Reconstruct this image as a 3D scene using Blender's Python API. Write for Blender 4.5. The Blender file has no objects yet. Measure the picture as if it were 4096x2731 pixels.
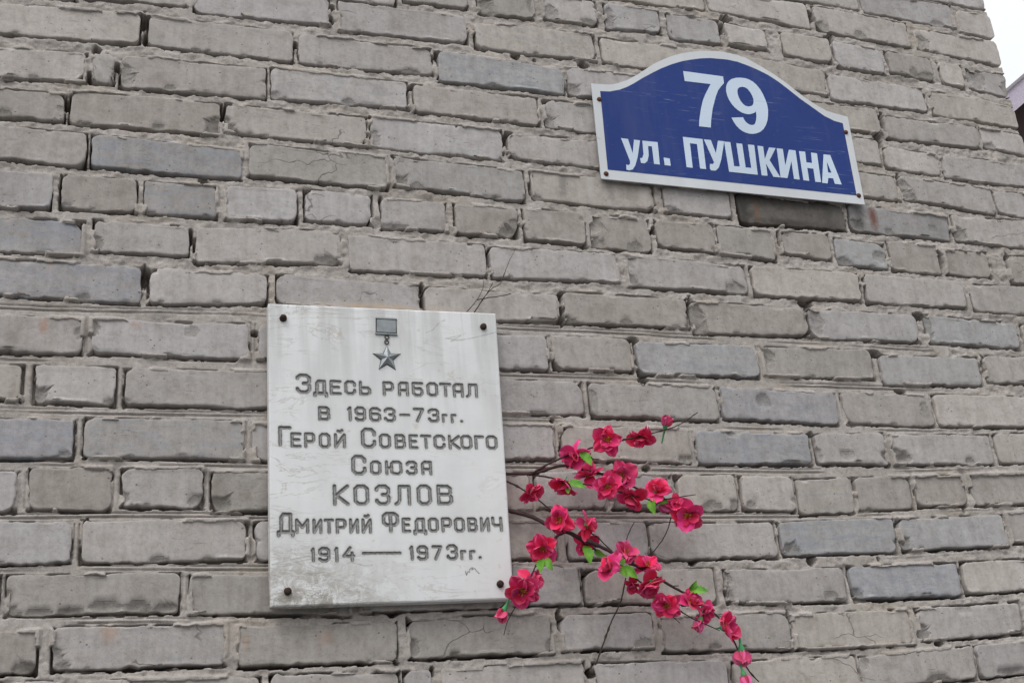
import bpy, math, random
import numpy as np
from mathutils import Vector, Matrix, Euler
random.seed(7); RS=np.random.RandomState(11)
S=bpy.context.scene; C=S.collection
H0=1.7            # height of the camera above the pavement; tables below are measured from the lens height
# ---------------------------------------------------------------- camera, world, sun, exposure
cam=bpy.data.objects.new('camera',bpy.data.cameras.new('camera')); C.objects.link(cam); S.camera=cam
cam.data.sensor_width=36.0; cam.data.lens=43.26; cam.data.clip_start=.05; cam.data.clip_end=4000
_r=Vector((0.95000731,-0.30133196,-0.08176288)); _u=Vector((-0.04355842,-0.38721769,0.92095881)); _f=Vector((0.30917435,0.87135613,0.38098518))
_m=Matrix((( _r.x,_u.x,-_f.x,0),(_r.y,_u.y,-_f.y,-1.99574),(_r.z,_u.z,-_f.z,H0),(0,0,0,1)))
cam.matrix_world=_m
SUN_EL=math.radians(52); SUN_AZ=math.radians(215)   # azimuth of the sun seen from the wall, clockwise from +Y
w=bpy.data.worlds.new('World'); S.world=w; w.use_nodes=True
nt=w.node_tree; bg=nt.nodes['Background']; sky=nt.nodes.new('ShaderNodeTexSky'); sky.sky_type='NISHITA'
sky.sun_disc=False; sky.sun_elevation=SUN_EL; sky.sun_rotation=SUN_AZ; sky.dust_density=4; sky.air_density=1.0
hs=nt.nodes.new('ShaderNodeHueSaturation'); hs.inputs['Saturation'].default_value=.13; hs.inputs['Value'].default_value=1.0
nt.links.new(sky.outputs[0],hs.inputs['Color']); ov=nt.nodes.new('ShaderNodeMix'); ov.data_type='RGBA'; ov.inputs[0].default_value=.65; ov.inputs[7].default_value=(8.3,8.5,8.8,1)   # an even cloud layer over the clear sky
# overcast luminance law: the cloud is brightest overhead, a third of that at the horizon
tc=nt.nodes.new('ShaderNodeTexCoord'); sz=nt.nodes.new('ShaderNodeSeparateXYZ'); nt.links.new(tc.outputs['Generated'],sz.inputs[0])
m1=nt.nodes.new('ShaderNodeMath'); m1.operation='MAXIMUM'; m1.inputs[1].default_value=0; nt.links.new(sz.outputs[2],m1.inputs[0])
m2=nt.nodes.new('ShaderNodeMath'); m2.operation='MULTIPLY_ADD'; m2.inputs[1].default_value=2/3*1.55; m2.inputs[2].default_value=1/3*1.55; nt.links.new(m1.outputs[0],m2.inputs[0])
vs=nt.nodes.new('ShaderNodeVectorMath'); vs.operation='SCALE'; vs.inputs[0].default_value=(8.3,8.5,8.8); nt.links.new(m2.outputs[0],vs.inputs[3]); nt.links.new(vs.outputs[0],ov.inputs[7])
nt.links.new(hs.outputs[0],ov.inputs[6]); nt.links.new(ov.outputs[2],bg.inputs[0]); bg.inputs[1].default_value=.15
sd=bpy.data.lights.new('sun','SUN'); sun=bpy.data.objects.new('sun',sd); C.objects.link(sun)
sd.energy=.9; sd.angle=math.radians(35); sd.color=(1,.96,.91)
_sv=Vector((math.sin(SUN_AZ)*math.cos(SUN_EL),math.cos(SUN_AZ)*math.cos(SUN_EL),math.sin(SUN_EL)))
sun.rotation_euler=_sv.to_track_quat('Z','Y').to_euler()
S.view_settings.view_transform='Standard'; S.view_settings.look='None'; S.view_settings.gamma=1; S.view_settings.use_curve_mapping=False
S.view_settings.exposure=0.0
S.render.engine='CYCLES'; S.cycles.max_bounces=6
PLAQUE=[(0.2556,0.9095),(0.6703,0.9136),(0.6599,0.3888),(0.2559,0.3846)]
TEXT=[('З',0.3009,0.3273,0.7807,0.7441),('Д',0.3304,0.356,0.7707,0.7385),('Е',0.3589,0.3795,0.771,0.7435),('С',0.3843,0.4048,0.7712,0.7443),('Ь',0.4099,0.4307,0.7712,0.744),('Р',0.4514,0.4718,0.7719,0.7446),('А',0.4786,0.498,0.7722,0.745),('Б',0.5037,0.5244,0.7726,0.7451),('О',0.5302,0.5511,0.7729,0.7459),('Т',0.5534,0.5756,0.7727,0.7459),('А',0.5779,0.5979,0.7728,0.7457),('Л',0.6014,0.6239,0.7732,0.7458),('В',0.3382,0.3588,0.7225,0.6965),('1',0.3873,0.3961,0.7233,0.6965),('9',0.4005,0.4204,0.7238,0.6965),('6',0.4259,0.4467,0.7232,0.6964),('З',0.4516,0.4723,0.7235,0.6966),('-',0.4786,0.4978,0.7129,0.7082),('7',0.5035,0.5236,0.7245,0.6979),('З',0.5297,0.5504,0.724,0.6978),('Г',0.5547,0.5651,0.7144,0.6978),('Г',0.5709,0.5814,0.7148,0.6977),('.',0.588,0.5927,0.7038,0.699),('Г',0.2707,0.2925,0.6854,0.6496),('Е',0.2909,0.3094,0.6746,0.6477),('Р',0.3136,0.3322,0.6751,0.6474),('О',0.3382,0.358,0.6749,0.6474),('Й',0.3641,0.384,0.6746,0.6479),('С',0.41,0.436,0.6857,0.6487),('О',0.4411,0.4618,0.6756,0.6487),('В',0.4684,0.4879,0.6754,0.6485),('Е',0.4931,0.51,0.6755,0.6489),('Т',0.5134,0.5338,0.6755,0.6493),('С',0.5372,0.5582,0.6758,0.6493),('К',0.5635,0.5854,0.6759,0.649),('О',0.5854,0.6067,0.6763,0.6494),('Г',0.6109,0.6291,0.6761,0.6498),('О',0.6319,0.653,0.6766,0.6502),('С',0.392,0.4175,0.6371,0.6013),('О',0.4238,0.4431,0.6274,0.602),('Ю',0.4497,0.4796,0.6278,0.6019),('З',0.4855,0.5056,0.6278,0.6022),('Я',0.5124,0.5317,0.6282,0.6025),('К',0.3594,0.3871,0.5851,0.5483),('О',0.394,0.4205,0.5853,0.5488),('З',0.4302,0.4564,0.5854,0.5489),('Л',0.4629,0.492,0.5852,0.549),('О',0.5022,0.5282,0.586,0.5491),('В',0.5372,0.5653,0.5862,0.5499),('Д',0.2668,0.2956,0.537,0.4962),('М',0.2966,0.3194,0.5268,0.5017),('И',0.3246,0.3408,0.5267,0.5012),('Т',0.3433,0.3601,0.5267,0.5011),('Р',0.3626,0.3808,0.5271,0.501),('И',0.385,0.4014,0.5271,0.5013),('Й',0.4057,0.4228,0.5271,0.5012),('Ф',0.4402,0.4695,0.538,0.5023),('Е',0.4736,0.4893,0.5284,0.5026),('Д',0.4927,0.5169,0.5283,0.4982),('О',0.5185,0.5374,0.5283,0.5029),('Р',0.5418,0.5608,0.5287,0.5028),('О',0.5641,0.5832,0.5287,0.5027),('В',0.5877,0.6058,0.5287,0.5032),('И',0.6103,0.6274,0.5292,0.5031),('Ч',0.6308,0.6503,0.5298,0.503),('1',0.3205,0.3277,0.4789,0.4549),('9',0.3329,0.3526,0.4798,0.4546),('1',0.3589,0.3662,0.4796,0.4544),('4',0.3724,0.3934,0.4805,0.4546),('-',0.4047,0.4709,0.4709,0.4662),('1',0.4838,0.4918,0.4808,0.4555),('9',0.4969,0.5165,0.481,0.4552),('7',0.5224,0.5411,0.4811,0.4556),('З',0.5477,0.5677,0.4824,0.4553),('Г',0.5718,0.5825,0.4724,0.4557),('Г',0.5874,0.5986,0.4723,0.456),('.',0.604,0.6081,0.4615,0.4571)]
BOLTS=[(0.2809,0.882),(0.6434,0.8846),(0.283,0.4084),(0.6372,0.4139)]
SCRIB=[(0.5788,0.4367),(0.5798,0.4298),(0.5832,0.4362),(0.5857,0.4345),(0.586,0.4392),(0.5891,0.442),(0.5921,0.4426),(0.5896,0.4387),(0.5928,0.4404),(0.5951,0.4412),(0.5977,0.4369),(0.6023,0.4325)]
MED_PLATE=[(0.4444,0.8916),(0.4819,0.8916),(0.4815,0.8594),(0.4431,0.8599)]
MED_RINGS=[(0.4629,0.8555),(0.462,0.8456)]
MED_STAR=[(0.4613,0.8181),(0.4622,0.8388),(0.4857,0.8247),(0.4757,0.7945),(0.4466,0.7946),(0.4371,0.8231)]
SIGN_TOP=[(0.9295,1.4622),(0.9415,1.4621),(0.9531,1.463),(0.9736,1.4647),(0.9918,1.4712),(1.0136,1.4817),(1.0394,1.4989),(1.0793,1.5303),(1.1056,1.5464),(1.1285,1.5585),(1.1546,1.5695),(1.1771,1.576),(1.1995,1.5811),(1.2218,1.5849),(1.2535,1.5874),(1.2876,1.584),(1.3091,1.5794),(1.3296,1.5693),(1.35,1.5585),(1.3761,1.5433),(1.4062,1.5219),(1.4268,1.5043),(1.4453,1.4898),(1.4695,1.4743),(1.4931,1.462),(1.517,1.4572),(1.5456,1.4525)]
SIGN_BOT=[(1.5408,1.2285),(0.9238,1.2335)]
SIGN_IN=[(0.9467,1.4448),(0.9685,1.4466),(0.9926,1.4544),(1.0113,1.4641),(1.0274,1.4748),(1.0502,1.4913),(1.0763,1.5087),(1.0993,1.5229),(1.1254,1.5366),(1.1513,1.5477),(1.1738,1.5548),(1.1963,1.5609),(1.2219,1.5654),(1.2627,1.567),(1.2875,1.5646),(1.3147,1.5572),(1.3357,1.5498),(1.3594,1.5394),(1.3823,1.5249),(1.4036,1.5081),(1.4297,1.4862),(1.4598,1.4647),(1.4836,1.4475),(1.5075,1.437),(1.5284,1.4334),(1.5242,1.2494),(0.9412,1.256)]
SIGN_LET={'7': [(1.1489,1.5212),(1.2447,1.5199),(1.244,1.5023),(1.2345,1.4918),(1.2267,1.482),(1.2187,1.4662),(1.2125,1.4508),(1.2058,1.4338),(1.201,1.4171),(1.1965,1.4006),(1.1932,1.3833),(1.1655,1.3836),(1.1685,1.3989),(1.1726,1.4138),(1.1782,1.4321),(1.185,1.4507),(1.1922,1.4652),(1.2001,1.4786),(1.2105,1.4957),(1.1485,1.4955)],'9': [(1.2879,1.5223),(1.2989,1.5224),(1.308,1.5205),(1.3173,1.5157),(1.3249,1.5084),(1.3318,1.4979),(1.3366,1.4859),(1.3404,1.4714),(1.3425,1.4568),(1.3419,1.4436),(1.3392,1.4302),(1.3358,1.4183),(1.3302,1.4063),(1.3218,1.3943),(1.3125,1.3862),(1.3023,1.3812),(1.2942,1.379),(1.2848,1.3783),(1.2759,1.3802),(1.2687,1.3832),(1.2614,1.3888),(1.2556,1.3961),(1.251,1.4053),(1.2479,1.4146),(1.2764,1.4189),(1.2779,1.4132),(1.2807,1.4081),(1.2847,1.4043),(1.2889,1.4019),(1.2941,1.4012),(1.2993,1.4024),(1.3037,1.4065),(1.3074,1.415),(1.3101,1.4251),(1.3109,1.4382),(1.3071,1.4345),(1.3019,1.4316),(1.2959,1.4293),(1.2904,1.4283),(1.2827,1.4287),(1.2753,1.4308),(1.2669,1.4356),(1.2602,1.442),(1.2539,1.4503),(1.2494,1.4602),(1.2466,1.4713),(1.246,1.4827),(1.2477,1.4928),(1.251,1.5015),(1.257,1.5096),(1.2649,1.5159),(1.2766,1.5205)],'9h': [(1.2886,1.4987),(1.2953,1.4976),(1.3004,1.4946),(1.3054,1.4873),(1.3087,1.4791),(1.3104,1.471),(1.3099,1.4627),(1.3074,1.4558),(1.3028,1.451),(1.2939,1.4483),(1.2873,1.4495),(1.2823,1.4535),(1.2774,1.461),(1.2743,1.4698),(1.2733,1.4789),(1.2739,1.4863),(1.2762,1.4922),(1.281,1.4964)],'у': [(0.9796,1.3338),(0.9952,1.3333),(1.0015,1.2995),(1.0087,1.3333),(1.0222,1.3329),(1.0113,1.2914),(1.0034,1.2709),(0.9965,1.2612),(0.9882,1.258),(0.9821,1.2592),(0.9836,1.2713),(0.9886,1.2703),(0.9925,1.2743),(0.9929,1.2813)],'л': [(1.0274,1.3329),(1.0621,1.333),(1.0595,1.279),(1.0466,1.2792),(1.0474,1.3212),(1.0388,1.3212),(1.0372,1.2987),(1.0324,1.2845),(1.0259,1.2786),(1.0172,1.2784),(1.0168,1.2898),(1.0218,1.291),(1.0259,1.3005)],'.': [(1.071,1.297),(1.0845,1.2959),(1.0843,1.2785),(1.0705,1.2789)],'П': [(1.123,1.3527),(1.1687,1.3521),(1.1656,1.2787),(1.1517,1.2789),(1.1535,1.3382),(1.1372,1.3386),(1.1346,1.2787),(1.1206,1.2791)],'У': [(1.172,1.3518),(1.1882,1.352),(1.1951,1.3198),(1.2051,1.3523),(1.2199,1.3523),(1.205,1.3053),(1.1964,1.2858),(1.1876,1.2772),(1.1771,1.2768),(1.1748,1.2806),(1.1766,1.2922),(1.1836,1.2929),(1.1872,1.2973)],'Ш': [(1.2198,1.3517),(1.2344,1.3517),(1.2336,1.2927),(1.2472,1.2931),(1.2485,1.3507),(1.2625,1.3506),(1.2607,1.2923),(1.2745,1.2927),(1.2763,1.3505),(1.2914,1.3506),(1.2869,1.2771),(1.2191,1.2779)],'К': [(1.2992,1.3498),(1.3128,1.3497),(1.3112,1.3184),(1.3269,1.3487),(1.343,1.3488),(1.3225,1.3165),(1.3413,1.2759),(1.3243,1.2758),(1.3122,1.3069),(1.3104,1.2769),(1.296,1.2765)],'И': [(1.3458,1.3485),(1.3605,1.3484),(1.3589,1.3069),(1.3754,1.3481),(1.3917,1.3479),(1.3877,1.2751),(1.374,1.2753),(1.376,1.3197),(1.3583,1.276),(1.3416,1.2759)],'Н': [(1.4001,1.3472),(1.4153,1.3472),(1.4132,1.3204),(1.4273,1.3202),(1.4301,1.3468),(1.4446,1.3461),(1.4401,1.2738),(1.4258,1.2734),(1.4276,1.3059),(1.4126,1.3066),(1.4112,1.2742),(1.3969,1.2744)],'А': [(1.4611,1.3456),(1.4777,1.3454),(1.4914,1.273),(1.4742,1.2729),(1.4729,1.2865),(1.4607,1.2862),(1.4562,1.2722),(1.4424,1.2724)],'Аh': [(1.4652,1.3266),(1.4719,1.3001),(1.4629,1.3001)]}
SCREWS=[(0.9421,1.424),(0.9362,1.2454),(1.5317,1.4102),(1.5296,1.2494)]
BLOOMS=[(0.8457,-0.07,0.658,0.0289,'f',20),(0.9168,-0.06,0.6676,0.027,'s',250),(0.9772,-0.05,0.7042,0.0161,'b',70),(0.7845,-0.06,0.6306,0.0276,'s',200),(0.7609,-0.055,0.5829,0.0263,'s',240),(0.8125,-0.045,0.6039,0.027,'s',90),(0.8323,-0.075,0.573,0.0274,'f',330),(0.8739,-0.055,0.598,0.0281,'f',230),(0.8836,-0.06,0.5556,0.027,'s',250),(0.9313,-0.065,0.5696,0.0275,'s',70),(0.9507,-0.05,0.5447,0.0163,'b',300),(0.97,-0.06,0.5454,0.0237,'s',60),(0.9858,-0.065,0.5242,0.0295,'f',280),(0.7055,-0.04,0.572,0.0246,'s',330),(0.7437,-0.065,0.515,0.0262,'f',180),(0.7918,-0.07,0.5047,0.0258,'s',0),(0.7924,-0.045,0.4785,0.0233,'s',240),(0.7048,-0.07,0.4664,0.0271,'f',270),(0.6583,-0.085,0.392,0.0297,'f',250),(0.6858,-0.06,0.4149,0.0242,'s',10),(0.6274,-0.06,0.358,0.016,'b',240),(0.8536,-0.075,0.4551,0.0246,'s',30),(0.8189,-0.08,0.429,0.0265,'s',130),(0.896,-0.065,0.4358,0.0253,'s',80),(0.8882,-0.085,0.3985,0.0273,'s',280),(0.8718,-0.05,0.4041,0.0176,'s',240),(0.9153,-0.08,0.3643,0.028,'f',260),(0.97,-0.065,0.3704,0.0262,'s',30),(0.999,-0.055,0.3531,0.0221,'s',320),(0.9811,-0.06,0.3318,0.0153,'b',250),(1.0303,-0.06,0.3261,0.0314,'s',0),(1.0577,-0.055,0.2761,0.0199,'b',270),(1.057,-0.055,0.2364,0.0167,'b',280)]
BR={'a0': (2.4,1.2,[(0.6325,-0.008,0.6098),(0.6691,-0.012,0.6124),(0.7039,-0.028,0.6084),(0.7219,-0.038,0.6086),(0.7623,-0.048,0.6176),(0.7906,-0.048,0.6126),(0.8269,-0.052,0.6043),(0.8584,-0.055,0.5919),(0.8935,-0.055,0.5781),(0.9366,-0.052,0.557),(0.9716,-0.052,0.5395),(0.9885,-0.05,0.5283)]),'a1': (1.6,0.7,[(0.7118,-0.036,0.607),(0.7437,-0.048,0.6232),(0.7764,-0.06,0.634),(0.8005,-0.062,0.6408),(0.8317,-0.06,0.6515),(0.88,-0.06,0.6632),(0.9071,-0.068,0.6671),(0.9441,-0.056,0.6792),(0.9926,-0.05,0.6947),(1.0199,-0.046,0.7092),(1.0477,-0.042,0.727)]),'a2': (1.5,0.7,[(0.7039,-0.028,0.6084),(0.742,-0.045,0.5962),(0.7633,-0.062,0.5843),(0.8031,-0.068,0.5771),(0.8557,-0.066,0.5665),(0.911,-0.064,0.5534),(0.9229,-0.064,0.55),(0.9588,-0.068,0.5537),(1.0066,-0.066,0.5611)]),'b0': (3.4,0.9,[(0.6375,-0.008,0.5531),(0.6699,-0.014,0.5458),(0.7036,-0.035,0.5288),(0.7278,-0.048,0.5106),(0.7563,-0.056,0.4972),(0.7933,-0.064,0.4771),(0.826,-0.066,0.4608),(0.848,-0.066,0.4473),(0.8816,-0.066,0.4303),(0.915,-0.066,0.411),(0.9381,-0.064,0.3977),(0.9615,-0.062,0.3856),(0.9955,-0.056,0.3651),(1.0218,-0.052,0.3476),(1.0428,-0.05,0.3188),(1.048,-0.05,0.3055),(1.0532,-0.05,0.2922),(1.0625,-0.048,0.2684),(1.0729,-0.046,0.251),(1.0885,-0.044,0.2346)]),'b1': (1.8,0.7,[(0.7563,-0.056,0.4972),(0.7983,-0.05,0.4739),(0.8246,-0.055,0.4524),(0.8595,-0.06,0.4242),(0.9035,-0.068,0.3865),(0.9303,-0.08,0.3607),(0.9579,-0.072,0.3442),(0.9925,-0.066,0.3304),(1.0174,-0.062,0.3206)]),'b2': (1.3,0.5,[(0.7525,-0.056,0.495),(0.7309,-0.058,0.4835),(0.699,-0.06,0.446),(0.6848,-0.062,0.423),(0.6661,-0.064,0.3984),(0.6561,-0.062,0.3779),(0.6377,-0.056,0.3481),(0.6305,-0.052,0.3263)]),'b3': (1.3,0.9,[(0.642,-0.008,0.611),(0.6727,-0.012,0.5985),(0.6979,-0.03,0.576),(0.72,-0.042,0.5532),(0.741,-0.05,0.5328),(0.772,-0.056,0.5129),(0.7866,-0.058,0.5022),(0.8114,-0.062,0.4842),(0.8232,-0.064,0.4702),(0.8329,-0.066,0.4597)]),'b4': (0.8,0.5,[(0.9277,-0.066,0.3483),(0.9369,-0.06,0.3434),(0.9479,-0.056,0.3367)]),'b5': (0.9,0.7,[(0.9265,-0.065,0.4043),(0.9402,-0.06,0.3994),(0.9534,-0.058,0.4001)]),'t1': (1.0,1.1,[(0.868,-0.03,0.4219),(0.8581,-0.022,0.3838),(0.84,-0.016,0.3525),(0.8242,-0.01,0.3193),(0.8049,0.002,0.2749),(0.8007,0.008,0.2685)]),'t1b': (3,3,[(0.7961,0.004,0.273),(0.8005,0.003,0.2693),(0.806,0.004,0.2671)]),'t2': (0.8,0.7,[(0.9651,-0.04,0.5261),(0.9643,-0.026,0.5111),(0.9542,-0.014,0.4909),(0.9358,-0.004,0.4702),(0.9266,-0.0,0.4632)]),'t2b': (0.7,0.6,[(0.9052,-0.012,0.5248),(0.8929,-0.014,0.5075),(0.8799,-0.02,0.483),(0.8731,-0.026,0.4542)]),'t3': (0.8,0.3,[(0.6221,-0.008,0.9247),(0.6417,-0.014,0.947),(0.6554,-0.012,0.9724),(0.6614,-0.009,1.0007)]),'t4': (0.9,0.3,[(0.6364,-0.008,0.9245),(0.658,-0.02,0.9557),(0.6742,-0.02,0.9725),(0.6886,-0.018,0.9823),(0.7112,-0.014,1.0313),(0.7299,-0.01,1.0641)]),'t5': (0.9,0.6,[(0.6417,-0.014,0.947),(0.6632,-0.018,0.9512),(0.6846,-0.022,0.9538),(0.705,-0.026,0.9584)]),'t6': (0.6,0.4,[(0.658,-0.02,0.9557),(0.6673,-0.022,0.9711),(0.6723,-0.024,0.9797)])}
LEAVES=[(0.7913,-0.069,0.636,0.8073,-0.079,0.6085),(0.797,-0.064,0.6377,0.8155,-0.074,0.6212),(0.7646,-0.064,0.5814,0.7924,-0.074,0.5695),(0.7685,-0.059,0.5783,0.7618,-0.069,0.5605),(0.9198,-0.064,0.5546,0.9185,-0.074,0.5229),(0.9207,-0.054,0.5563,0.9523,-0.064,0.5478),(0.7884,-0.054,0.473,0.7901,-0.064,0.4385),(0.8073,-0.049,0.4662,0.823,-0.059,0.4525),(0.704,-0.066,0.4489,0.6962,-0.076,0.4219),(0.7086,-0.072,0.4474,0.7147,-0.082,0.4245),(0.8435,-0.079,0.4443,0.8398,-0.089,0.4288),(0.8352,-0.084,0.4322,0.8422,-0.094,0.4092),(0.8443,-0.084,0.4299,0.8613,-0.094,0.4067),(0.8953,-0.069,0.3821,0.9039,-0.079,0.3734),(0.9687,-0.064,0.3905,0.9808,-0.074,0.4055),(0.9708,-0.064,0.3883,1.001,-0.074,0.3856)]
VOIDS=[(0.0321,1.4946,0.0041,0.0131),(0.0355,1.4574,0.0034,0.0115),(-0.0501,1.4209,0.0049,0.0073),(-0.0593,1.3567,0.0035,0.0083),(-0.0129,1.3865,0.0036,0.007),(-0.0931,1.2925,0.003,0.0107),(0.1781,1.3057,0.0051,0.0112),(0.3154,1.4828,0.0045,0.0066),(0.3894,1.5858,0.0057,0.0063),(0.3872,1.5513,0.0036,0.0093),(0.6008,1.4985,0.0032,0.0094),(0.5432,1.4114,0.0058,0.0048),(0.7298,1.3093,0.006,0.009),(0.6035,1.4434,0.0027,0.0043),(0.9212,1.5155,0.0088,0.0059),(0.7694,1.5172,0.0062,0.0045),(0.8143,1.517,0.0029,0.0032),(0.8712,1.45,0.004,0.0096),(1.2871,1.6908,0.0099,0.0072),(1.2742,1.6609,0.0052,0.0107),(1.5539,1.6736,0.0091,0.0096),(1.5149,1.7326,0.007,0.0112),(1.6487,1.4691,0.0049,0.0141),(1.6256,1.4123,0.0076,0.0138),(0.263,1.1851,0.0033,0.0022),(0.1442,1.1602,0.0058,0.0037),(0.0495,0.9655,0.0051,0.0171),(0.126,1.0471,0.0035,0.0102),(0.2368,0.867,0.0048,0.0039),(0.6755,1.0411,0.0036,0.0137),(0.5406,0.9734,0.0034,0.0068),(0.5416,0.9475,0.0034,0.013),(0.4723,1.1475,0.0025,0.0083),(0.7741,1.2033,0.0027,0.0088),(1.0323,1.133,0.0051,0.0077),(0.8132,0.969,0.0042,0.0081),(0.8145,0.9316,0.0037,0.0161),(1.0899,0.9578,0.0045,0.0197),(0.9543,0.8881,0.007,0.0043),(1.1662,1.1542,0.0042,0.0042),(1.3595,0.9903,0.0122,0.0076),(1.3609,0.9444,0.0066,0.0232),(1.6235,0.973,0.0091,0.0066),(1.7169,1.1127,0.0054,0.0159),(1.9009,1.129,0.005,0.0131),(1.499,0.8827,0.0112,0.0052),(1.905,1.2925,0.0043,0.0103),(1.6579,1.2991,0.0041,0.0201),(1.3195,1.135,0.0025,0.0122),(0.7864,0.6607,0.0045,0.011),(0.9658,0.8036,0.0064,0.0052),(0.9504,0.6301,0.0052,0.0039),(0.7725,0.7191,0.0035,0.0035),(1.5397,0.8006,0.0087,0.0039),(1.3099,0.7035,0.0046,0.0042),(1.6306,0.5602,0.0037,0.0092),(1.7589,0.8613,0.0039,0.0088),(1.4634,0.5216,0.0064,0.0035),(0.9362,0.5062,0.006,0.0141),(0.9402,0.4712,0.005,0.0093),(1.0164,0.4564,0.0061,0.0056),(0.7489,0.3557,0.0033,0.013),(0.7988,0.2685,0.0079,0.0059),(1.2633,0.4559,0.006,0.0082),(1.4093,0.455,0.0025,0.0022),(1.4699,0.3105,0.0084,0.0047),(1.5027,0.2941,0.0074,0.0038),(1.1919,0.3371,0.0037,0.0184),(1.5871,0.4297,0.0035,0.0035),(0.4608,0.3758,0.0064,0.0054),(0.5215,0.2791,0.0026,0.0053),(-0.0255,0.5283,0.003,0.0053)]
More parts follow.
